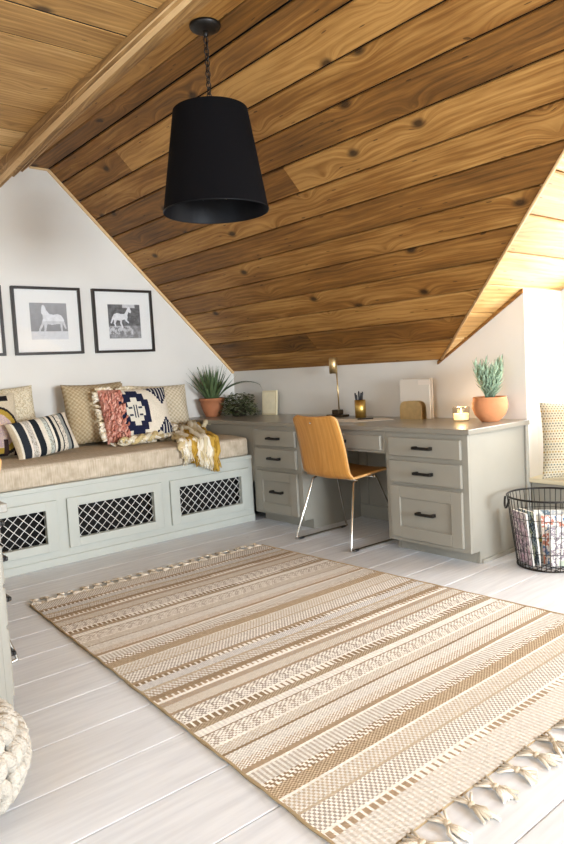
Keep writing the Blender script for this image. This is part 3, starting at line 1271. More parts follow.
# fringed kilim pillow
def kilim(u, v):
    k_ = 1 + r2.uniform(-.06, .06)
    c_ = '#e0d5c2'
    if u < .30:
        c_ = '#cf9382' if r2.random() < .8 else '#b97a6b'
    # stepped navy medallion
    a, b2 = abs(u - .42), abs(v - .50)
    st = [(.085, .42), (.155, .34), (.205, .22)]
    if any(a < p and b2 < q for p, q in st):
        c_ = '#23263c'
    st = [(.045, .26), (.095, .18), (.13, .085)]
    if any(a < p and b2 < q for p, q in st):
        c_ = '#d8d2c2'
    if (.045 < a < .095 and .05 < b2 < .085) or (a < .03 and b2 < .12 and a > .012):
        c_ = '#3a3d4a'
    st = [(.02, .20)]
    # stepped corner combs
    if u > .64:
        q = (u - .64) / .36
        top = 1 - .42 * (int(q * 7) / 7 + .12) if True else 1
        tri = .40 * (1 - abs(q - .62) * 1.45)
        tri = int(tri * 22) / 22
        if (1 - v) < tri or v < tri:
            c_ = '#23263c' if int((u - .64) * 56) % 3 != 2 or min(v, 1 - v) > tri - .05 else '#c9c4b8'
            if int((u - .64) * 56) % 3 == 2 and not min(v, 1 - v) > tri - .05:
                c_ = '#c9c4b8'
    c_ = lin(c_)
    return (c_[0] * k_, c_[1] * k_, c_[2] * k_, 1)


body = pillow_mesh(.56, .42, .17, kilim, 112, 84, seed=31, pinch=.05)
pf = MB()
for i in range(150):
    u = r2.uniform(-.95, -.42)
    v = r2.uniform(-.86, .90)
    ed = max(0, 1 - abs(u) ** 3) ** .55 * max(0, 1 - abs(v) ** 3) ** .55
    p = Vector((.28 * u, .21 * v, .085 * ed + .004))
    e = p + Vector((r2.uniform(-.025, .0), r2.uniform(-.05, -.02), r2.uniform(.002, .012)))
    c_ = lin(r2.choice(['#d89d8b', '#c98673', '#e0ac9a', '#b97767']))
    pf.tube([p, (p + e) / 2 + Vector((0, 0, .006)), e], [.007, .008, .004], n=5, col=c_)
ffs = [MB(), MB(), MB()]
for side in range(3):
    ff = ffs[side]
    for i in range(46):
        s_ = r2.uniform(-1, 1)
        if side == 0:
            p = Vector((-.275, .21 * s_, 0))
            d = Vector((-.045, r2.uniform(-.03, .02), r2.uniform(-.01, .03)))
        elif side == 1:
            p = Vector((.14 * s_ - .14, .205, 0))
            d = Vector((r2.uniform(-.03, .03), .02, r2.uniform(0, .02)))
            if abs(s_) < .3:
                d *= .4
        else:
            p = Vector((.28 * s_, -.205, 0.01))
            d = Vector((r2.uniform(-.02, .03), -.03, r2.uniform(.01, .03)))
        c_ = lin(r2.choice(['#e0d3bb', '#cfbf9f', '#d9c9a8', '#efe6d4']))
        ff.tube([p, p + d * .5 + Vector((0, 0, .006)), p + d], [.008, .010, .004], n=5, col=c_)
place_pillow('kilim_pillow', 'fringed cream pillow with navy stepped medallion and pink shag, in front of the others',
             [('cover', body, M_attr_soft), ('pink_shag', pf, M_attr_soft), ('fringe', ffs[0], M_attr_soft), ('fringe', ffs[1], M_attr_soft), ('fringe', ffs[2], M_attr_soft)],
             pillow_mat_world((.50, -1.275, .860), lean=.36, roll=-.02, yaw=.0))


# dormer pillow
def dots(u, v):
    k_ = 1 + r2.uniform(-.06, .06)
    row = v * 30
    ri = int(row)
    cols_ = ['#8f897a', '#6f695c', '#b08d45', '#8f897a', '#7b7363', '#5f6d6e', '#b39c6a', '#8a5f38']
    c_ = '#d3c9b0'
    if (u * 26 + (ri % 2) * .5) % 1 < .45 and row % 1 < .6:
        c_ = cols_[ri % 8]
    c_ = lin(c_)
    return (c_[0] * k_, c_[1] * k_, c_[2] * k_, 1)


Bm = Matrix(((1, 0, 0), (0, 0, -1), (0, 1, 0))).to_4x4()
Mp = Matrix.Translation(Vector((3.20, .115, .640))) @ Matrix.Rotation(.62, 4, 'Z') @ Matrix.Rotation(-.16, 4, 'X') @ Bm
pm = pillow_mesh(.42, .45, .14, dots, 104, 120, seed=41)
place_pillow('throw_pillow', 'cream pillow with rows of tiny dashes leaning on the cheek wall of the window seat',
             [('body', pm, M_attr_soft)], Mp)

# ---------------------------------------------------------------- throw with tassels
t = thing('throw_blanket', 'cream and ochre tasselled throw spilling over the front of the bench cushion', 'blanket', (.8, -1.0, .66))
mb = MB()
r3 = random.Random(11)


def strand(mb, a, b_, hang, col, rad, sag=.0):
    """runs over the cushion from a to the front edge at b (y), then hangs"""
    pts = []
    n_ = 10
    wob = r3.uniform(0, 9)
    for i in range(n_ + 1):
        f = i / n_
        x = a[0] + (1.02 - a[0]) * f
        y = a[1] + (b_ - a[1]) * f + .02 * math.sin(f * 7 + wob)
        z = .658 + a[2] * (1 - f) + rad * .8 + .010 * math.sin(f * 9 + wob) * (1 - f * .5)
        pts.append((x, y, z))
    for i in range(1, 6):
        f = i / 5
        pts.append((1.022 + .018 * min(1, f * 2) + .006 * math.sin(f * 5 + wob), b_ + .012 * math.sin(f * 5 + wob) - .01 * f, .660 - hang * f))
    k_ = len(pts)
    rr = [rad * (.9 + .25 * math.sin(i * 1.7 + wob)) * (1 if i < k_ - 3 else .75) for i in range(k_)]
    mb.tube(pts, rr, n=7, col=col)


cols_c = ['#e2d8c2', '#d3c4a2', '#efe8d8', '#c8b48a']
cols_o = ['#b08a36', '#c29d48', '#9c7a2c']
frn = MB()
for i in range(34):
    f = i / 33
    yb_ = -1.235 + .30 * f + r3.uniform(-.01, .01)
    ya_ = -1.04 + .37 * f
    xa2 = .62 - .20 * f
    och = (.26 < f < .40) or f > .82
    c_ = lin(r3.choice(cols_o if och else cols_c))
    hang = (.07 + .15 * f + r3.uniform(-.03, .03)) if f > .12 else .04
    strand(mb, (xa2, ya_, .05 * math.sin(f * PI) + r3.uniform(0, .04)), yb_, hang, c_, r3.uniform(.012, .019))
    for j in range(3):
        b0 = Vector((1.044 + r3.uniform(-.006, .008), yb_ + r3.uniform(-.012, .012), .660 - hang * .7))
        frn.tube([b0, b0 + Vector((.006, r3.uniform(-.012, .012), -.04)), b0 + Vector((.008, r3.uniform(-.02, .02), -.075))], [.004, .0035, .002], n=4, col=lin(r3.choice(cols_o if och else cols_c)))
obj('blanket', mb, M_attr_soft, t)
obj('tassel_fringe', frn, M_attr_soft, t)
mb = MB()
# twisted edge running along the foot of the kilim pillow
for sidx in range(2):
    pts, rr = [], []
    for i in range(50):
        f = i / 49
        y = -1.53 + .62 * f
        x = .70 + .03 * math.sin(f * 6) - .15 * f
        a_ = f * 26 + sidx * PI
        pts.append((x + .016 * math.cos(a_), y, .690 + .016 * math.sin(a_) + .02 * f))
        rr.append(.019)
    mb.tube(pts, rr, n=8, col=lin(['#cdb887', '#e0d4b8'][sidx]))
for i in range(40):
    f = r3.random()
    y = -1.53 + .62 * f
    x = .70 - .15 * f
    p = Vector((x, y, .70))
    mb.tube([p, p + Vector((.03, r3.uniform(-.02, .02), .0)), p + Vector((.06, r3.uniform(-.03, .03), -.018))], [.010, .010, .006], n=5, col=lin(r3.choice(cols_c)))
for i in range(14):
    f = i / 13
    p = Vector((.45 + .1 * math.sin(i), -1.04 + .36 * f, .69 + .03 * math.sin(i * 2.1)))
    mb.tube([p, p + Vector((-.05, .05, .03)), p + Vector((-.02, .10, .01))], [.018, .024, .016], n=7, col=lin(r3.choice(cols_c + ['#c7b9a6'])))
obj('twisted_edge', mb, M_attr_soft, t)


# ---------------------------------------------------------------- pictures
def in_poly(x, y, P):
    c = False
    j = len(P) - 1
    for i in range(len(P)):
        if (P[i][1] > y) != (P[j][1] > y) and x < (P[j][0] - P[i][0]) * (y - P[i][1]) / (P[j][1] - P[i][1]) + P[i][0]:
            c = not c
        j = i
    return c


h1 = [[(.30, .80), (.33, .93), (.37, .95), (.41, .90), (.44, .80), (.52, .70), (.62, .68), (.74, .70), (.84, .66), (.90, .56), (.93, .42), (.97, .30), (.93, .28), (.88, .40), (.86, .44),
       (.85, .20), (.81, .20), (.80, .42), (.70, .42), (.58, .40), (.46, .42), (.44, .40), (.40, .24), (.36, .10), (.32, .10), (.35, .26), (.36, .42), (.33, .38), (.26, .26), (.22, .12),
       (.18, .13), (.22, .30), (.30, .46), (.34, .58), (.33, .68), (.30, .72)]]
h2 = [[(.60, .70), (.64, .78), (.70, .74), (.72, .80), (.69, .90), (.65, .94), (.62, .90), (.56, .80), (.50, .72), (.40, .72), (.28, .75), (.18, .72), (.12, .62), (.06, .46), (.09, .44),
       (.14, .54), (.17, .56), (.16, .44), (.20, .34), (.23, .35), (.21, .44), (.26, .54), (.36, .52), (.36, .42), (.42, .30), (.45, .32), (.41, .44), (.42, .54), (.50, .56), (.54, .50),
       (.62, .44), (.64, .47), (.58, .54), (.60, .62)]]


def art(kind):
    H = h1 if kind == 1 else h2

    def f(u, v):
        nz_ = noise.noise(Vector((u * 9, v * 9, kind))) * .5 + noise.noise(Vector((u * 30, v * 30, kind + 5))) * .35
        if any(in_poly(u, v, P) for P in H):
            g = .72 + .18 * nz_ - .15 * (v < .5 and kind == 1)
        elif kind == 1:
            g = (.22 + .10 * v) + .05 * nz_ if v > .22 else .62 + .1 * nz_
        elif kind == 3:
            g = .35 + .2 * nz_
        else:
            if v > .9 and u > .45 and u < .85:
                g = .55 + .2 * nz_
            elif v < .38:
                g = .20 + .35 * max(0, nz_ + .15) + (.25 if .12 < v < .36 and u < .75 and nz_ > -.05 else 0)
            else:
                g = .07 + .16 * max(0, nz_ + .25)
        g = max(.015, g)
        return (g, g, g * 1.02, 1)
    return f


def picture(label, y0, y1, z0, z1, kind):
    t = thing('picture_frame', label, 'picture', (.0, (y0 + y1) / 2, z0), 0, None)
    fw, d = .020, .034
    mb = MB()
    mb.box(.002, d, y0, y0 + fw, z0, z1, bev=.0015)
    mb.box(.002, d, y1 - fw, y1, z0, z1, bev=.0015)
    mb.box(.002, d, y0 + fw - .001, y1 - fw + .001, z0, z0 + fw, bev=.0015)
    mb.box(.002, d, y0 + fw - .001, y1 - fw + .001, z1 - fw, z1, bev=.0015)
    obj('frame', mb, M_frame, t)
    w, h = y1 - y0, z1 - z0
    py0, py1 = y0 + w * .245, y1 - w * .215
    pz0, pz1 = z0 + h * .225, z1 - h * .235
    mb = MB()
    mb.box(.003, .014, y0 + fw, y1 - fw, z0 + fw, z1 - fw)
    obj('mount', mb, M_mat, t)
    mb = MB()
    mb.grid(lambda u, v: (.0155, py0 + (py1 - py0) * u, pz0 + (pz1 - pz0) * v), 90, 90, art(kind), smooth=False)
    obj('photo_print', mb, M_art, t)
    mb = MB()
    mb.face([(.028, y0 + fw, z0 + fw), (.028, y1 - fw, z0 + fw), (.028, y1 - fw, z1 - fw), (.028, y0 + fw, z1 - fw)])
    obj('glass', mb, M_glass, t)
    return t


picture('black-framed photo of a white horse on plain ground, the middle one of the three frames', -1.966, -1.440, 1.347, 1.854, 1)
picture('black-framed photo of a pale horse trotting before dark trees, nearest the sloping ceiling', -1.340, -.814, 1.347, 1.854, 2)
picture('black picture frame cut off by the left edge of the photo', -2.562, -2.036, 1.347, 1.854, 3)

# ---------------------------------------------------------------- pendant lamp
LX, LY = 2.433, -1.800
t = thing('pendant_lamp', 'black tapered drum pendant lamp hanging on a chain from the wooden ceiling', 'lamp', (LX, LY, 1.91))
mb = MB()
mb.lathe([(0, -.028), (.012, -.028), (.045, -.026), (.068, -.016), (.072, -.008), (.072, 0), (0, 0)], (LX, LY, ZC - .001), n=40)
mb.lathe([(0, -.055), (.010, -.052), (.012, -.03), (0, -.028)], (LX, LY, ZC), n=16)
obj('canopy', mb, M_black, t)
mb = MB()
zt_, zb_ = ZC - .055, 2.378
nl = 12
for i in range(nl):
    zc_ = zt_ - (zt_ - zb_) * (i + .5) / nl
    hl = (zt_ - zb_) / nl * .66
    pts = []
    for k_ in range(14):
        th = 2 * PI * k_ / 14
        a_, c_ = .0115 * math.cos(th), hl * math.sin(th)
        pts.append((LX + (a_ if i % 2 else 0), LY + (0 if i % 2 else a_), zc_ + c_))
    mb.tube(pts, .0028, n=6, closed=True)
mb.tube([(LX + .004, LY, zt_), (LX - .004, LY + .003, (zt_ + zb_) / 2), (LX + .003, LY, zb_)], .002, n=6)
obj('chain', mb, M_black, t)
rt, rb, zt2, zb2 = .174, .247, 2.350, 1.890
mb = MB()
mb.lathe([(rt, zt2), (rb, zb2)], (LX, LY, 0), n=96)
obj('shade', mb, M_shade, t)
mb = MB()
mb.lathe([(rt - .003, zt2 - .002), (rb - .003, zb2 + .002)], (LX, LY, 0), n=96)
fs = mb.lathe([(rb, zb2 - .001), (rb + .0015, zb2 + .004), (rb - .004, zb2 + .004), (rb, zb2 - .001)], (LX, LY, 0), n=96)
obj('lining', mb, M_shade_in, t)
mb = MB()
for k_ in range(3):
    th = k_ * 2 * PI / 3 + .4
    mb.tube([(LX, LY, zt2 - .03), (LX + rt * math.cos(th), LY + rt * math.sin(th), zt2 - .012)], .003, n=6)
mb.tube([(LX, LY, zt2 + .03), (LX, LY, 2.09)], .008, n=10)
for k_ in range(4):
    th = k_ * PI / 2 + .3
    cx_, cy_ = LX + .075 * math.cos(th), LY + .075 * math.sin(th)
    mb.tube([(LX, LY, 2.10), (LX + .04 * math.cos(th), LY + .04 * math.sin(th), 2.08), (cx_, cy_, 2.085)], .005, n=8)
    mb.lathe([(0, 0), (.016, 0), (.016, .045), (0, .045)], (cx_, cy_, 2.085 - .06), n=14)
obj('lamp_holder', mb, M_steel, t)
for k_ in range(4):
    th = k_ * PI / 2 + .3
    cx_, cy_ = LX + .075 * math.cos(th), LY + .075 * math.sin(th)
    bl = MB()
    bl.lathe([(.009, .0), (.014, -.015), (.017, -.035), (.012, -.055), (.004, -.066), (0, -.067)], (cx_, cy_, 2.024), n=14)
    obj('bulb', bl, M_vase, t)

# ---------------------------------------------------------------- plywood chair with sled base
M_ply = wood_mat('plywood_veneer', lin('#a36a2c'), lin('#c48a43'), lin('#d9a560'), knots=False, tone=.2, rough=.35, contrast=.8)
M_plyedge = simple('plywood_edge', lin('#d6a367'), .5)


def make_chair(label):
    """chair faces +Y (local), origin on floor under seat centre"""
    t = thing('plywood_chair', label, 'chair')
    # centre line profile (y, z) front of seat to top of back
    prof = [(.235, .435), (.225, .448), (.18, .452), (.08, .447), (-.05, .437), (-.14, .432), (-.178, .440), (-.200, .468), (-.212, .52), (-.225, .60), (-.245, .69), (-.272, .78), (-.290, .832)]
    # resample smooth
    P = []
    for i in range(len(prof) - 1):
        p0 = prof[max(i - 1, 0)]
        p1, p2 = prof[i], prof[i + 1]
        p3 = prof[min(i + 2, len(prof) - 1)]
        for k_ in range(4):
            s = k_ / 4
            P.append(tuple(.5 * ((2 * p1[q]) + (-p0[q] + p2[q]) * s + (2 * p0[q] - 5 * p1[q] + 4 * p2[q] - p3[q]) * s * s + (-p0[q] + 3 * p1[q] - 3 * p2[q] + p3[q]) * s ** 3) for q in (0, 1)))
    P.append(prof[-1])
    n_ = len(P)
    nx = 14
    mb = MB()
    L = [0]
    for a, b_ in zip(P, P[1:]):
        L.append(L[-1] + math.hypot(b_[0] - a[0], b_[1] - a[1]))

    def halfw(s):
        w = .212
        e0, e1 = s, L[-1] - s
        for e in (e0, e1):
            if e < .045:
                w -= .045 - math.sqrt(max(0, .045 ** 2 - (.045 - e) ** 2))
        # back narrows slightly towards the top
        w -= .012 * max(0, (s - .45) / .4)
        return w
    th = .006
    rows = [[], []]
    for i, (y, z) in enumerate(P):
        a = P[max(i - 1, 0)]
        b_ = P[min(i + 1, n_ - 1)]
        ty, tz = b_[0] - a[0], b_[1] - a[1]
        ll = math.hypot(ty, tz)
        ny, nz_ = tz / ll, -ty / ll     # normal: towards sitter side is (-tz, ty)... use both
        w = halfw(L[i])
        dish = .010 if L[i] < .4 else .022
        for q, sg in enumerate((1, -1)):
            row = []
            for j in range(nx + 1):
                u = j / nx * 2 - 1
                dd = -dish * (1 - u * u)
                off = sg * th + (dish * (u * u) * -1 if False else 0)
                # curvature: edges come forward on the back, up on the seat
                c_ = dish * (u * u)
                row.append(mb.bm.verts.new((u * w, y - ny * (c_ * -1) * -1 * -1 + ny * off * 1, z - nz_ * c_ * -1 * -1 * -1 + nz_ * off)))
            rows[q].append(row)
    for q in (0, 1):
        for i in range(n_ - 1):
            for j in range(nx):
                vs = (rows[q][i][j], rows[q][i + 1][j], rows[q][i + 1][j + 1], rows[q][i][j + 1])
                f = mb.bm.faces.new(vs)
                f.smooth = True
                for lp in f.loops:
                    k_ = i if lp.vert in rows[q][i] else i + 1
                    lp[mb.uv].uv = (L[k_] + 3, lp.vert.co.x + 7 + q)
                    lp[mb.col] = (.5, .5, .5, 1)
    A, B = rows
    edge = []
    for j in range(nx):
        edge.append((A[0][j], A[0][j + 1], B[0][j + 1], B[0][j]))
        edge.append((A[-1][j + 1], A[-1][j], B[-1][j], B[-1][j + 1]))
    for i in range(n_ - 1):
        edge.append((A[i + 1][0], A[i][0], B[i][0], B[i + 1][0]))
        edge.append((A[i][nx], A[i + 1][nx], B[i + 1][nx], B[i][nx]))
    for vs in edge:
        f = mb.bm.faces.new(vs)
        f.material_index = 1
        f.smooth = False
    bmesh.ops.recalc_face_normals(mb.bm, faces=mb.bm.faces)
    obj('seat_shell', mb, [M_ply, M_plyedge], t, local=True)
    for sx in (-1, 1):
        mb = MB()
        X = sx * .185
        Xo = sx * .252
        pts = [(X, -.10, .415), (X, -.125, .408), (Xo, -.240, .030), (Xo, -.245, .012), (Xo, -.225, .0085), (Xo, 0, .0085), (Xo, .215, .0085), (Xo, .235, .012), (Xo, .225, .035), (X, .085, .415), (X, .06, .428)]
        mb.tube(pts, .0075, n=10)
        obj('leg', mb, M_steel, t, label='chrome sled leg', local=True)
    mb = MB()
    for y in (-.09, .075):
        mb.tube([(-.19, y, .420), (.19, y, .420)], .0075, n=8)
    obj('under_frame', mb, M_steel, t, label='chrome cross tubes', local=True)
    for sx in (-1, 1):
        for y in (-.20, .19):
            mb = MB()
            mb.tube([(sx * .252, y - .02, .0085), (sx * .252, y + .02, .0085)], .0088, n=8)
            obj('glide', mb, M_plastic, t, label='black plastic glide', local=True)
    mb = MB()
    for sx, z in ((0, .795),):
        mb.lathe([(0, .0), (.006, .0), (.006, .003), (0, .004)], (0, 0, 0), n=14)
        mb.bm.transform(Matrix.Translation((sx, -.296, z)) @ Matrix.Rotation(PI / 2 + .2, 4, 'X'))
    obj('rivet', mb, M_steel, t, label='small bright rivet', local=True)
    return t


ch = make_chair('honey plywood chair with chrome sled base pulled up to the kneehole')
ch.location = (1.972, -.565, 0)
ch.rotation_euler = (0, 0, 0.0)
ch2 = copy_tree(ch)
ch2['label'] = 'second honey plywood chair, only its back edge showing at the left by the bench'
ch2.location = (2.04, -3.078, 0)
ch2.rotation_euler = (0, 0, PI)

# ---------------------------------------------------------------- things on the desk
# agave in terracotta bowl
PX, PY = .150, -.355
t = thing('potted_agave', 'spiky green potted plant in a terracotta bowl in the corner by the gable wall', 'plant', (PX, PY, HT))
mb = MB()
mb.lathe([(0, 0.001), (.062, .001), (.066, .008), (.085, .05), (.100, .10), (.108, .140), (.114, .142), (.116, .158), (.110, .162), (.102, .158), (.098, .135), (0, .13)], (PX, PY, HT), n=40)
obj('pot', mb, M_terra, t)
mb = MB()
mb.lathe([(.0, .138), (.098, .136)], (PX, PY, HT), n=30)
obj('soil', mb, M_soil, t)


def blade(mb, base, azim, length, tilt, width, droop, col=None, n_=9, chan=.3):
    base = Vector(base)
    out = Vector((math.cos(azim), math.sin(azim), 0))
    side = Vector((-math.sin(azim), math.cos(azim), 0))
    p = base.copy()
    ang = tilt
    prev = None
    for i in range(n_ + 1):
        f = i / n_
        w = width * (math.sin(PI * min(1, (f * .85 + .22))) ** .8) * (1 - f ** 3) + .0008
        d = out * math.sin(ang) + Vector((0, 0, math.cos(ang)))
        nn = out * math.cos(ang) - Vector((0, 0, math.sin(ang)))
        a = mb.bm.verts.new(p - side * w + nn * -w * chan)
        c = mb.bm.verts.new(p + nn * w * .35)
        e = mb.bm.verts.new(p + side * w + nn * -w * chan)
        if prev:
            for q in ((prev[0], prev[1], c, a), (prev[1], prev[2], e, c)):
                fce = mb.bm.faces.new(q)
                fce.smooth = True
                for lp in fce.loops:
                    lp[mb.col] = col or (1, 1, 1, 1)
        prev = (a, c, e)
        p = p + d * (length / n_)
        ang += droop / n_


r4 = random.Random(5)
mb = MB()
for i in range(44):
    az = i * 2.399963
    f = i / 43
    blade(mb, (PX + .03 * math.cos(az), PY + .03 * math.sin(az), HT + .135), az, .225 + .10 * (1 - f) * r4.uniform(.6, 1.1) + .07 * f + r4.uniform(-.02, .04), .10 + .62 * (1 - f) + r4.uniform(-.06, .06), .0150, r4.uniform(-.05, .30))
blade(mb, (PX + .02, PY + .03, HT + .135), .95, .58, .55, .013, 2.0, n_=14)
blade(mb, (PX + .02, PY + .03, HT + .135), .5, .42, .65, .011, 1.2, n_=14)
blade(mb, (PX + .02, PY + .03, HT + .135), -1.3, .36, .65, .010, .8, n_=12)
for v in mb.bm.verts:
    v.co.x = max(v.co.x, .012 + .02 * abs(math.sin(v.co.z * 40)) * (v.co.x < .012))
    v.co.y = min(v.co.y, -.014)
o = obj('foliage', mb, M_leaf, t)

# trailing small-leaved plant
TX, TY = .385, -.245
t = thing('trailing_plant', 'bushy small-leaved trailing plant between the terracotta bowl and the small card', 'plant', (TX, TY, HT))
mb = MB()
mb.lathe([(0, .001), (.055, .001), (.070, .09), (.073, .10), (.064, .10), (.06, .085), (0, .085)], (TX, TY, HT), n=28)
obj('pot', mb, simple('dark_clay', lin('#3b3026'), .8), t)
mb = MB()
stems = MB()
for i in range(900):
    az = r4.uniform(0, 2 * PI)
    el = r4.random()
    rr = .19 * (1 - el * .40) * r4.uniform(.45, 1)
    p = Vector((TX + rr * 1.25 * math.cos(az), TY + rr * .85 * math.sin(az), HT + .012 + .195 * el * r4.uniform(.6, 1)))
    if p.y > -.012 or p.x < .02:
        continue
    a2 = r4.uniform(0, 2 * PI)
    d = Vector((math.cos(a2), math.sin(a2), r4.uniform(-.5, .6))).normalized()
    s = d.cross(Vector((0, 0, 1))).normalized()
    up = s.cross(d)
    L_, W_ = r4.uniform(.024, .040), r4.uniform(.010, .016)
    c_ = lin(r4.choice(['#3d4a26', '#55602f', '#2c361c', '#6f7450', '#a2a585', '#49552a', '#7d8560']))
    v0 = p
    mb.face([v0, v0 + d * L_ * .5 + s * W_ - up * .002, v0 + d * L_, v0 + d * L_ * .5 + up * .003], col=c_, smooth=True)
    mb.face([v0, v0 + d * L_ * .5 + up * .003, v0 + d * L_, v0 + d * L_ * .5 - s * W_ - up * .002], col=c_, smooth=True)
for i in range(26):
    az = r4.uniform(0, 2 * PI)
    rr = r4.uniform(.08, .17)
    b0 = Vector((TX, TY, HT + .09))
    e = Vector((TX + 1.2 * rr * math.cos(az), TY + .8 * rr * math.sin(az), HT + r4.uniform(.02, .15)))
    stems.tube([b0, (b0 + e) / 2 + Vector((0, 0, .05)), e], .0015, n=4, col=lin('#4d4a26'))
obj('foliage', mb, M_leaf3, t)
obj('stem', stems, M_leaf3, t)

# small framed card
CX, CY = .63, -.10
t = thing('standing_card', 'small cream standing card leaning by the wall next to the trailing plant', 'card', (CX, CY, HT))
Mc = Matrix.Translation((CX - .015, CY, HT + .001)) @ Matrix.Rotation(.12, 4, 'Z') @ Matrix.Rotation(-.10, 4, 'X')
mb = MB()
mb.box(-.085, .085, 0, .018, 0, .205, bev=.002, M=Mc)
obj('backing_block', mb, simple('card_cream', lin('#d9cba6'), .7), t)
mb = MB()
mb.box(-.070, .070, -.0015, -.0005, .016, .190, M=Mc)
c_face = obj('card_face', mb, simple('card_face_cream', lin('#e7dcbc'), .7, nscale=25, namt=.06), t)

# brass desk lamp
QX, QY = 1.445, -.10
t = thing('desk_lamp', 'slim brass desk lamp with a small cylinder shade on a dark block base', 'lamp', (QX, QY, HT))
mb = MB()
mb.box(QX - .085, QX + .085, QY - .04, QY + .04, HT + .001, HT + .016, bev=.003)
mb.box(QX - .035, QX + .035, QY - .028, QY + .028, HT + .016, HT + .052, bev=.003)
obj('base', mb, simple('bronze_base', lin('#4a3c2c'), .35, .7), t)
mb = MB()
mb.tube([(QX + .018, QY, HT + .05), (QX + .010, QY, HT + .34)], .0055, n=10)
obj('pole', mb, M_brass, t)
mb = MB()
mb.lathe([(0, .445), (.022, .445), (.030, .440), (.031, .325), (.028, .325), (.026, .43), (0, .432)], (QX - .012, QY - .012, HT), n=30)
obj('lamp_shade', mb, M_brass, t)

# pencil cup and pens
t = thing('pencil_cup', 'gold metal cup holding dark pens beside the brass lamp', 'cup', (1.71, -.13, HT))
mb = MB()
mb.lathe([(0, .001), (.039, .001), (.040, .128), (.037, .128), (.036, .006), (0, .006)], (1.71, -.13, HT), n=36)
obj('cup', mb, simple('gold_metal', lin('#d9b566'), .4, 1.0, nscale=40, namt=.12), t)
for i, (dx, dy, lx, ly, h) in enumerate([(-.015, .0, -.035, .0, .178), (-.005, .012, -.018, .01, .190), (.010, .01, .022, .01, .186), (.012, -.012, .042, -.005, .180), (.0, -.015, .006, -.02, .165)]):
    mb = MB()
    a = Vector((1.70 + dx * .6, -.13 + dy * .6, HT + .008))
    b_ = Vector((1.70 + dx + lx * .6, -.13 + dy + ly * .6, HT + h))
    mb.tube([a, a.lerp(b_, .94), b_], [.0048, .0062, .004], n=8)
    lab = ['dark pen leaning furthest left in the gold cup', 'dark pen second from left in the gold cup', 'dark pen leaning right of middle in the gold cup',
           'dark pen leaning furthest right in the gold cup', 'short dark pen at the front middle of the gold cup'][i]
    tag(obj('pen', mb, M_plastic), lab, 'pen', 'pens in the gold cup')

# papers and pen on desk
for i, (cx_, cy_, w, h, a, lab) in enumerate([(1.78, -.36, .30, .21, .12, 'white paper sheet lying on the worktop behind the chair back'),
                                              (1.95, -.30, .21, .28, -.55, 'angled paper sheet with the pen on it, right of the chair back')]):
    mb = MB()
    mb.box(-w / 2, w / 2, -h / 2, h / 2, 0, .0012, M=Matrix.Translation((cx_, cy_, HT + .0008 + i * .0016)) @ Matrix.Rotation(a, 4, 'Z'))
    tag(obj('paper_sheet', mb, M_paper), lab, 'paper')
mb = MB()
mb.tube([(1.87, -.33, HT + .0092), (1.93, -.24, HT + .0092)], .0045, n=8)
tag(obj('pen', mb, M_black), 'black pen lying on the loose papers on the worktop', 'pen')

# letter holder with papers
HX, HY = 2.195, -.115
t = thing('letter_holder', 'arched brass letter holder standing in front of the pale folders', 'holder', (HX, HY, HT))
for k_, yy in enumerate((-.045, .0)):
    mb = MB()
    w, h, r = .092, .118, .045
    pts = [(-w, 0), (w, 0)]
    for a in range(0, 7):
        th = a / 6 * PI / 2
        pts.append((w - r + r * math.cos(th), h - r + r * math.sin(th)))
    for a in range(0, 7):
        th = PI / 2 + a / 6 * PI / 2
        pts.append((-w + r + r * math.cos(th), h - r + r * math.sin(th)))
    mb.prism([(HX + x_, HT + .002 + z_) for x_, z_ in pts], 1, HY + yy, HY + yy + .003)
    obj('plate', mb, M_brass, t)
mb = MB()
mb.box(HX - .092, HX + .092, HY - .05, HY + .008, HT + .0005, HT + .0025)
obj('base', mb, M_brass, t)
for i, (x0_, x1_, h, yy, c_, lab) in enumerate([(-.130, .120, .262, .012, '#d9d2c6', 'tall pale folder standing in the brass letter holder, leftmost sheet'),
                                               (-.110, .135, .268, .022, '#cfc4b4', 'beige folder at the back of the brass letter holder'),
                                               (-.02, .128, .262, .032, '#e8ded2', 'small white card at the top right of the folders')]):
    mb = MB()
    if i < 2:
        mb.box(HX + x0_, HX + x1_, HY + yy - .004 + (0), HY + yy + .004, HT + .001, HT + .001 + h, bev=.001)
    else:
        mb.box(HX + .03, HX + x1_, HY + .006, HY + .0072, HT + .225, HT + .256)
    tag(obj('folder' if i < 2 else 'paper_slip', mb, simple('paper_%d' % i, lin(c_), .8)), lab, 'folder' if i < 2 else 'paper')

# votive candle
VX, VY = 2.63, -.215
t = thing('votive_candle', 'lit candle in a clear glass tumbler between the folders and the succulent', 'candle', (VX, VY, HT))
mb = MB()
mb.lathe([(0, .001), (.040, .001), (.050, .012), (.053, .09), (.050, .09), (.047, .014), (0, .012)], (VX, VY, HT), n=12, smooth=False)
obj('glass_tumbler', mb, M_vase, t)
m, n, l, b = newmat('glowing_wax')
b.inputs['Base Color'].default_value = lin('#f6ead2')
b.inputs['Emission Color'].default_value = (1.0, .62, .25, 1)
b.inputs['Emission Strength'].default_value = 1.6
mb = MB()
mb.lathe([(0, .0125), (.044, .0125), (.045, .050), (.036, .047), (0, .044)], (VX, VY, HT), n=30)
obj('wax', mb, m, t)
m, n, l, b = newmat('candle_flame')
b.inputs['Base Color'].default_value = (1, .7, .3, 1)
b.inputs['Emission Color'].default_value = (1.0, .62, .22, 1)
b.inputs['Emission Strength'].default_value = 25
mb = MB()
mb.lathe([(0, .048), (.004, .052), (.0055, .060), (.003, .073), (0, .082)], (VX, VY, HT), n=12)
obj('flame', mb, m, t)
ld = bpy.data.lights.new('candle_light', 'POINT')
ld.energy = 0.9
ld.color = (1.0, .62, .30)
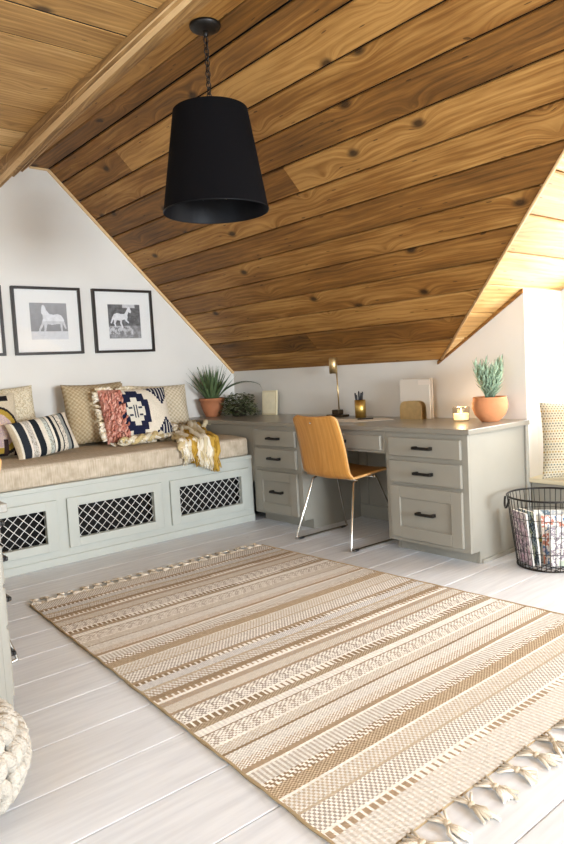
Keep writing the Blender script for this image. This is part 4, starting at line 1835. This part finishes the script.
ld.shadow_soft_size = .02
lo = bpy.data.objects.new('candle_light', ld)
COL.objects.link(lo)
lo.location = (VX, VY, HT + .10)

# succulent in round terracotta pot
SX, SY = 2.800, -.165
t = thing('potted_succulent', 'grey-green bushy succulent in a round terracotta pot at the right end of the desk', 'plant', (SX, SY, HT))
mb = MB()
mb.lathe([(0, .001), (.050, .001), (.056, .006), (.088, .042), (.103, .082), (.104, .110), (.096, .138), (.099, .144), (.093, .148), (.087, .142), (.088, .126), (0, .124)], (SX, SY, HT), n=48)
obj('pot', mb, M_terra2, t)
mb = MB()
mb.lathe([(0, .130), (.087, .128)], (SX, SY, HT), n=30)
obj('soil', mb, M_soil, t)
mb = MB()
for i in range(22):
    az = i * 2.4
    rr = r4.uniform(0, .035)
    lean = r4.uniform(.0, .45)
    h = r4.uniform(.12, .225)
    b0 = Vector((SX + rr * math.cos(az), SY + rr * math.sin(az), HT + .13))
    tip = b0 + Vector((math.cos(az) * lean * h, math.sin(az) * lean * h, h))
    mb.tube([b0, tip], .003, n=5)
    for k_ in range(20):
        f = .2 + .8 * k_ / 19
        p = b0.lerp(tip, f)
        a2 = k_ * 2.4
        blade(mb, p, a2, .066 - .016 * f, 1.15 - .6 * f, .0058, -.3, n_=4, chan=.2)
obj('foliage', mb, M_leaf2, t)

# ---------------------------------------------------------------- wire basket with magazines
KX, KY = 3.222, -.300
t = thing('wire_basket', 'black oval wire basket on the floor at the right end of the desk', 'basket', (KX, KY, 0))
rb_, rt_, hb_ = .162, .206, .385
ax = (1.0, 1.0)


def ring(z, r, n_=56):
    return [(KX + r * math.cos(2 * PI * i / n_), KY + r * math.sin(2 * PI * i / n_), z) for i in range(n_)]


mb = MB()
nw = 44
for i in range(nw):
    th = 2 * PI * i / nw
    mb.tube([(KX + (rb_ - .02) * math.cos(th), KY + (rb_ - .02) * math.sin(th), .006), (KX + rb_ * math.cos(th), KY + rb_ * math.sin(th), .012), (KX + rt_ * math.cos(th), KY + rt_ * math.sin(th), hb_)], .0020, n=5)
for z in (.10, .19, .28):
    mb.tube(ring(z, rb_ + (rt_ - rb_) * z / hb_), .0017, n=5, closed=True)
for i in range(7):
    o_ = -.13 + i * .13 / 3
    hw = math.sqrt(max(0, (rb_ - .02) ** 2 - o_ ** 2))
    mb.tube([(KX + o_, KY - hw, .004), (KX + o_, KY + hw, .004)], .0018, n=5)
    mb.tube([(KX - hw, KY + o_, .0045), (KX + hw, KY + o_, .0045)], .0018, n=5)
obj('wires', mb, M_black, t)
mb = MB()
mb.tube(ring(hb_, rt_), .0055, n=8, closed=True)
obj('rim', mb, M_black, t)
mb = MB()
mb.tube(ring(.008, rb_), .0045, n=8, closed=True)
obj('base_ring', mb, M_black, t)
mb = MB()
hx, hy = KX - rt_ * .70, KY - rt_ * .72
dirh = Vector((-.70, -.72, 0))
sd = Vector((.72, -.70, 0))
pts = []
for i in range(9):
    th = PI * i / 8
    p = Vector((KX, KY, 0)) + dirh * (rt_ + .004 + .010 * math.sin(th)) + sd * (.04 * math.cos(th)) + Vector((0, 0, hb_ - .006 - .055 * math.sin(th)))
    pts.append(p)
mb.tube(pts, .006, n=7)
obj('handle', mb, M_black, t)


def mag_col(seed, pal):
    def f(u, v):
        a = noise.noise(Vector((u * 4, v * 5, seed))) + .35 * noise.noise(Vector((u * 17, v * 24, seed + 3)))
        i = int((a + 1.2) * 3.1) % len(pal)
        return lin(pal[i])
    return f


mags = [(-.105, .245, .335, .10, ['#d9c3cb', '#b890a0', '#e4dcd8', '#8d7a86'], 'pinkish magazine standing at the left side of the wire basket'),
        (-.060, .240, .350, .06, ['#3e5a6e', '#5f7a4a', '#c7ccb0', '#2d3a48', '#a8b8bd'], 'blue-green magazine second from the left in the wire basket'),
        (-.018, .225, .345, .02, ['#e9e6dc', '#cfc33f', '#6d7f8a', '#dcd9d0', '#b8bcc0'], 'white and yellow magazine in the middle of the wire basket'),
        (.030, .235, .330, -.03, ['#e6e3e6', '#c7b4c4', '#5d7aa0', '#efe9e2', '#c77f68'], 'white magazine with blue and red patches, right of the basket middle'),
        (.075, .215, .300, -.08, ['#ddd9cf', '#b9c4b0', '#eee8de', '#94888f'], 'pale magazine at the right side of the wire basket')]
scr = Vector((.64, .768, 0))          # across the basket
dep = Vector((.768, -.64, 0))         # towards the room
for q, (off, w, h, tilt, pal, lab) in enumerate(mags):
    mb = MB()
    w = [.13, .13, .16, .17, .14][q]
    yaw_ = [1.34, 1.24, .22, .10, .02][q]
    xax = (scr * math.cos(yaw_) + dep * math.sin(yaw_)).normalized()
    start = Vector((KX, KY, .014)) + scr * [-.132, -.105, -.048, -.036, -.020][q] + dep * [-.070, -.070, -.045, .020, .075][q]
    zax = (Vector((0, 0, 1)) - scr * [.10, .08, .05, .02, .0][q] - dep * .04).normalized()
    nn = xax.cross(zax).normalized()
    if nn.dot(dep) < 0:
        nn = -nn
    h2 = [.285, .290, .280, .262, .21][q]
    mb.grid(lambda u, v: start + xax * (w * u) + zax * (h2 * v) + nn * .0065, 44, 70, mag_col(q * 13.7 + 2, pal), smooth=False)
    cc = [start, start + xax * w, start + xax * w + zax * h2, start + zax * h2]
    mb.hexa([cc[0] - nn * .006, cc[1] - nn * .006, cc[1] + nn * .006, cc[0] + nn * .006, cc[3] - nn * .006, cc[2] - nn * .006, cc[2] + nn * .006, cc[3] + nn * .006], col=lin('#d8d4cc'))
    tag(obj('magazine', mb, M_art), lab, 'magazine', 'magazines in the wire basket')

# ---------------------------------------------------------------- rug
t = thing('striped_rug', 'flat-woven rug striped in tan, brown and cream with tied fringe on the white floor', 'rug', (2.85, -1.8, 0))
RA, RB, RC, RD = Vector((1.632, -2.548, 0)), Vector((1.648, -1.048, 0)), Vector((4.062, -.93, 0)), Vector((4.066, -2.665, 0))
W_, T_, TD, BR, DK, GR, LG = '#ebe7e0', '#b9ab96', '#a49078', '#8c785f', '#6f5c48', '#bcb8b2', '#dbd8d3'
# bands from the near end back: (width m, kind, colours)
seq = [(.115, 'rib', LG, '#c9c2b8'), (.022, 'dash', TD, W_), (.010, 'solid', W_, W_), (.085, 'chk', W_, '#a39a90'), (.008, 'solid', T_, T_), (.070, 'chk', LG, T_), (.008, 'solid', W_, W_),
       (.055, 'chk', '#c9b79e', BR), (.030, 'diag', W_, BR), (.060, 'rib', LG, '#b5ada2'), (.010, 'solid', W_, W_), (.020, 'solid', TD, TD), (.040, 'chk', W_, TD),
       (.055, 'chk', W_, GR), (.008, 'solid', BR, BR), (.050, 'chk', LG, T_), (.006, 'solid', W_, W_), (.070, 'diag2', W_, '#a89d90'), (.006, 'solid', BR, BR), (.035, 'rib', LG, W_),
       (.030, 'chk', T_, BR), (.030, 'dash', BR, W_), (.010, 'solid', W_, W_), (.075, 'diag2', W_, '#9c9288'), (.012, 'solid', TD, TD), (.055, 'chk', LG, T_),
       (.030, 'chk', '#b39a7c', '#a9a39c'), (.012, 'solid', W_, W_), (.025, 'dash', TD, W_), (.030, 'chk', TD, BR), (.050, 'diag', LG, '#aa9c8a'), (.018, 'solid', T_, T_), (.045, 'chk', W_, '#9fa0a6'),
       (.022, 'dash', BR, W_), (.018, 'solid', TD, TD)]
bands = []
pos = 0
i = 0
LEN = 2.42
while pos < LEN:
    w, k_, a, c_ = seq[i % len(seq)] if i < len(seq) else seq[10 + (i * 7 + i // 9) % (len(seq) - 10)] if False else seq[(i % len(seq)) if i < len(seq) else 3 + (i - len(seq)) % (len(seq) - 3)]
    bands.append((pos, pos + w, k_, lin(a), lin(c_)))
    pos += w
    i += 1
r5 = random.Random(9)


def rug_cell(s, v, i, j):
    """s metres from the near end, v metres across"""
    for a, c_, k_, A, B in bands:
        if a <= s < c_:
            q = s - a
            h = 0
            if k_ == 'rib':
                c = A if j % 2 else B
            elif k_ == 'chk':
                m_ = (i + j) % 2 if c_ - a < .06 else ((i // 2 + j) % 2)
                c = A if m_ else B
                h = m_
            elif k_ == 'diag':
                m_ = ((v + q * .7) / .022) % 1 < .5
                c = A if m_ else B
                h = m_
            elif k_ == 'diag2':
                qq = q if q < (c_ - a) / 2 else (c_ - a) - q
                m_ = ((v + qq * 1.3) / .021) % 1 < .55
                c = A if m_ else B
                h = m_
            elif k_ == 'dash':
                m_ = (v / .024) % 1 < .5
                c = B if m_ else A
                h = m_
            else:
                c = A
            return c, h
    return lin(W_), 0


mb = MB()
NU, NV = 470, 200
V = []
for i in range(NU + 1):
    u = i / NU
    row = []
    for j in range(NV + 1):
        v = j / NV
        p = RA.lerp(RD, u).lerp(RB.lerp(RC, u), v)
        s = (1 - u) * LEN
        edge = .003 * math.sin(u * 60) + .004 * noise.noise(Vector((u * 9, 0, j // NV)))
        if j in (0, NV):
            p.y += edge
        z = .0075 + .0028 * noise.noise(Vector((p.x * 2.2, p.y * 2.2, 0))) + r5.uniform(0, .0012)
        row.append(mb.bm.verts.new((p.x, p.y, z)))
    V.append(row)
for i in range(NU):
    for j in range(NV):
        u, v = (i + .5) / NU, (j + .5) / NV
        c, h = rug_cell((1 - u) * LEN, v * 1.62, i, j)
        k_ = 1 + r5.uniform(-.10, .10)
        f = mb.bm.faces.new((V[i][j], V[i + 1][j], V[i + 1][j + 1], V[i][j + 1]))
        cc = (c[0] * k_, c[1] * k_, c[2] * k_, 1)
        for lp in f.loops:
            lp[mb.col] = cc
# skirt to the floor so that the rug has thickness
bord = [V[i][0] for i in range(NU + 1)] + [V[NU][j] for j in range(1, NV + 1)] + [V[i][NV] for i in range(NU - 1, -1, -1)] + [V[0][j] for j in range(NV - 1, 0, -1)]
low = [mb.bm.verts.new((v.co.x, v.co.y, .0005)) for v in bord]
k_ = len(bord)
brn = lin('#a08a6a')
for i in range(k_):
    f = mb.bm.faces.new((bord[i], low[i], low[(i + 1) % k_], bord[(i + 1) % k_]))
    for lp in f.loops:
        lp[mb.col] = brn
bmesh.ops.recalc_face_normals(mb.bm, faces=mb.bm.faces)
obj('woven_field', mb, M_attr, t)
# corded long edges
for nm, (A, B) in (('a', (RA, RD)), ('b', (RB, RC))):
    mb = MB()
    pts = []
    for i in range(120):
        p = A.lerp(B, i / 119)
        pts.append((p.x, p.y + .004 * math.sin(i * .9) * .4, .0075))
    mb.tube(pts, .0042, n=6, col=lin('#ad9878'))
    obj('selvedge', mb, M_attr, t)


def tassel(mb, p, d, ln, rng, w=.022):
    """knot at p then loose ends towards d"""
    side = Vector((-d.y, d.x, 0))
    c0 = rng.choice(['#d2c8b8', '#dcd2c2', '#c4b8a6'])
    for k_ in range(4):
        s0 = p + side * (k_ - 1.5) * w * .9 - d * .035
        kn = p + d * .012
        mb.tube([s0 + Vector((0, 0, .006)), (s0 + kn) / 2 + Vector((0, 0, .010)), kn + Vector((0, 0, .010))], [.004, .0045, .0045], n=5, col=lin(c0))
    mb.lathe([(0, -.008), (.008, -.006), (.0105, 0), (.008, .006), (0, .008)], (p.x + d.x * .012, p.y + d.y * .012, .0105), n=8, col=lin('#cfc0aa'))
    for k_ in range(8):
        a = rng.uniform(-.8, .8)
        dd = (d + side * a).normalized()
        l_ = ln * rng.uniform(.75, 1.1)
        kn = p + d * .014
        q1 = kn + dd * l_ * .45 + side * rng.uniform(-.012, .012)
        q2 = kn + dd * l_ + side * rng.uniform(-.012, .012)
        mb.tube([kn + Vector((0, 0, .011)), q1 + Vector((0, 0, .010)), q2 + Vector((0, 0, .005))], [.005, .0058, .0045], n=5, col=lin(rng.choice([c0, '#cfc4b2', '#bdb09c', '#e0d8ca'])))


nT = 17
for i in range(nT):
    v = (i + .5) / nT
    p = RD.lerp(RC, v) + Vector((.035, 0, 0))
    mb = MB()
    ang = r5.uniform(-.45, .35)
    d = Vector((math.cos(ang), math.sin(ang), 0))
    tassel(mb, p, d, r5.uniform(.05, .085), r5)
    obj('fringe_tassel', mb, M_attr, t)
nT = 22
for i in range(nT):
    v = (i + .5) / nT
    p = RA.lerp(RB, v) + Vector((-.022, 0, 0))
    mb = MB()
    ang = PI + r5.uniform(-.5, .5)
    d = Vector((math.cos(ang), math.sin(ang), 0))
    tassel(mb, p, d, r5.uniform(.02, .04), r5, w=.017)
    obj('fringe_tassel', mb, M_attr, t)

# ---------------------------------------------------------------- chunky knitted pouf
OX, OY, OZ = 3.168, -3.375, .150
RP, HZ = .245, .146
t = thing('knitted_pouf', 'chunky cream hand-knitted pouf cut off at the lower left corner', 'pouf', (OX, OY, 0))
M_wool = simple('thick_wool', lin('#bdb6aa'), .95, nscale=40, namt=.12, bump=.9, bscale=140, spec=.1)
mb = MB()
mb.lathe([(0, -HZ + .012), (RP * .6, -HZ * .92), (RP * .86, -HZ * .5), (RP * .90, 0), (RP * .84, HZ * .5), (RP * .6, HZ * .85), (0, HZ * .9)], (OX, OY, OZ), n=48)
obj('filling', mb, simple('dark_wool', lin('#8d877c'), 1.0), t)
mb = MB()


def psurf(th, ph, off=0.0):
    """th azimuth, ph elevation -1..1"""
    cz, sz = math.cos(ph * PI / 2), math.sin(ph * PI / 2)
    cz = max(0, cz) ** .75
    return Vector((OX + (RP * cz + off) * math.cos(th), OY + (RP * cz + off) * math.sin(th), OZ + HZ * .86 * sz + off * sz))


nrow, ncol = 8, 22
for r_ in range(nrow):
    ph = -.80 + 1.62 * r_ / (nrow - 1)
    nc = max(8, int(ncol * max(.35, math.cos(ph * PI / 2) ** .75)))
    dth = 2 * PI / nc
    dph = 1.62 / (nrow - 1)
    for c_ in range(nc):
        th = c_ * dth + r_ * .13
        for sg in (-1, 1):
            pts = []
            for k_ in range(6):
                f = k_ / 5
                tt = th + sg * dth * (.06 + .40 * f)
                pp = ph - dph * .42 + dph * 1.15 * f
                bulge = .018 * math.sin(PI * f)
                pts.append(psurf(tt, min(.98, max(-.93, pp)), bulge))
            rad = .021
            mb.tube(pts, [rad * .55, rad * .95, rad * 1.05, rad * 1.0, rad * .9, rad * .5], n=8)
# keep it on the floor
for v in mb.bm.verts:
    if v.co.z < .002:
        v.co.z = .002
obj('knitted_cover', mb, M_wool, t)
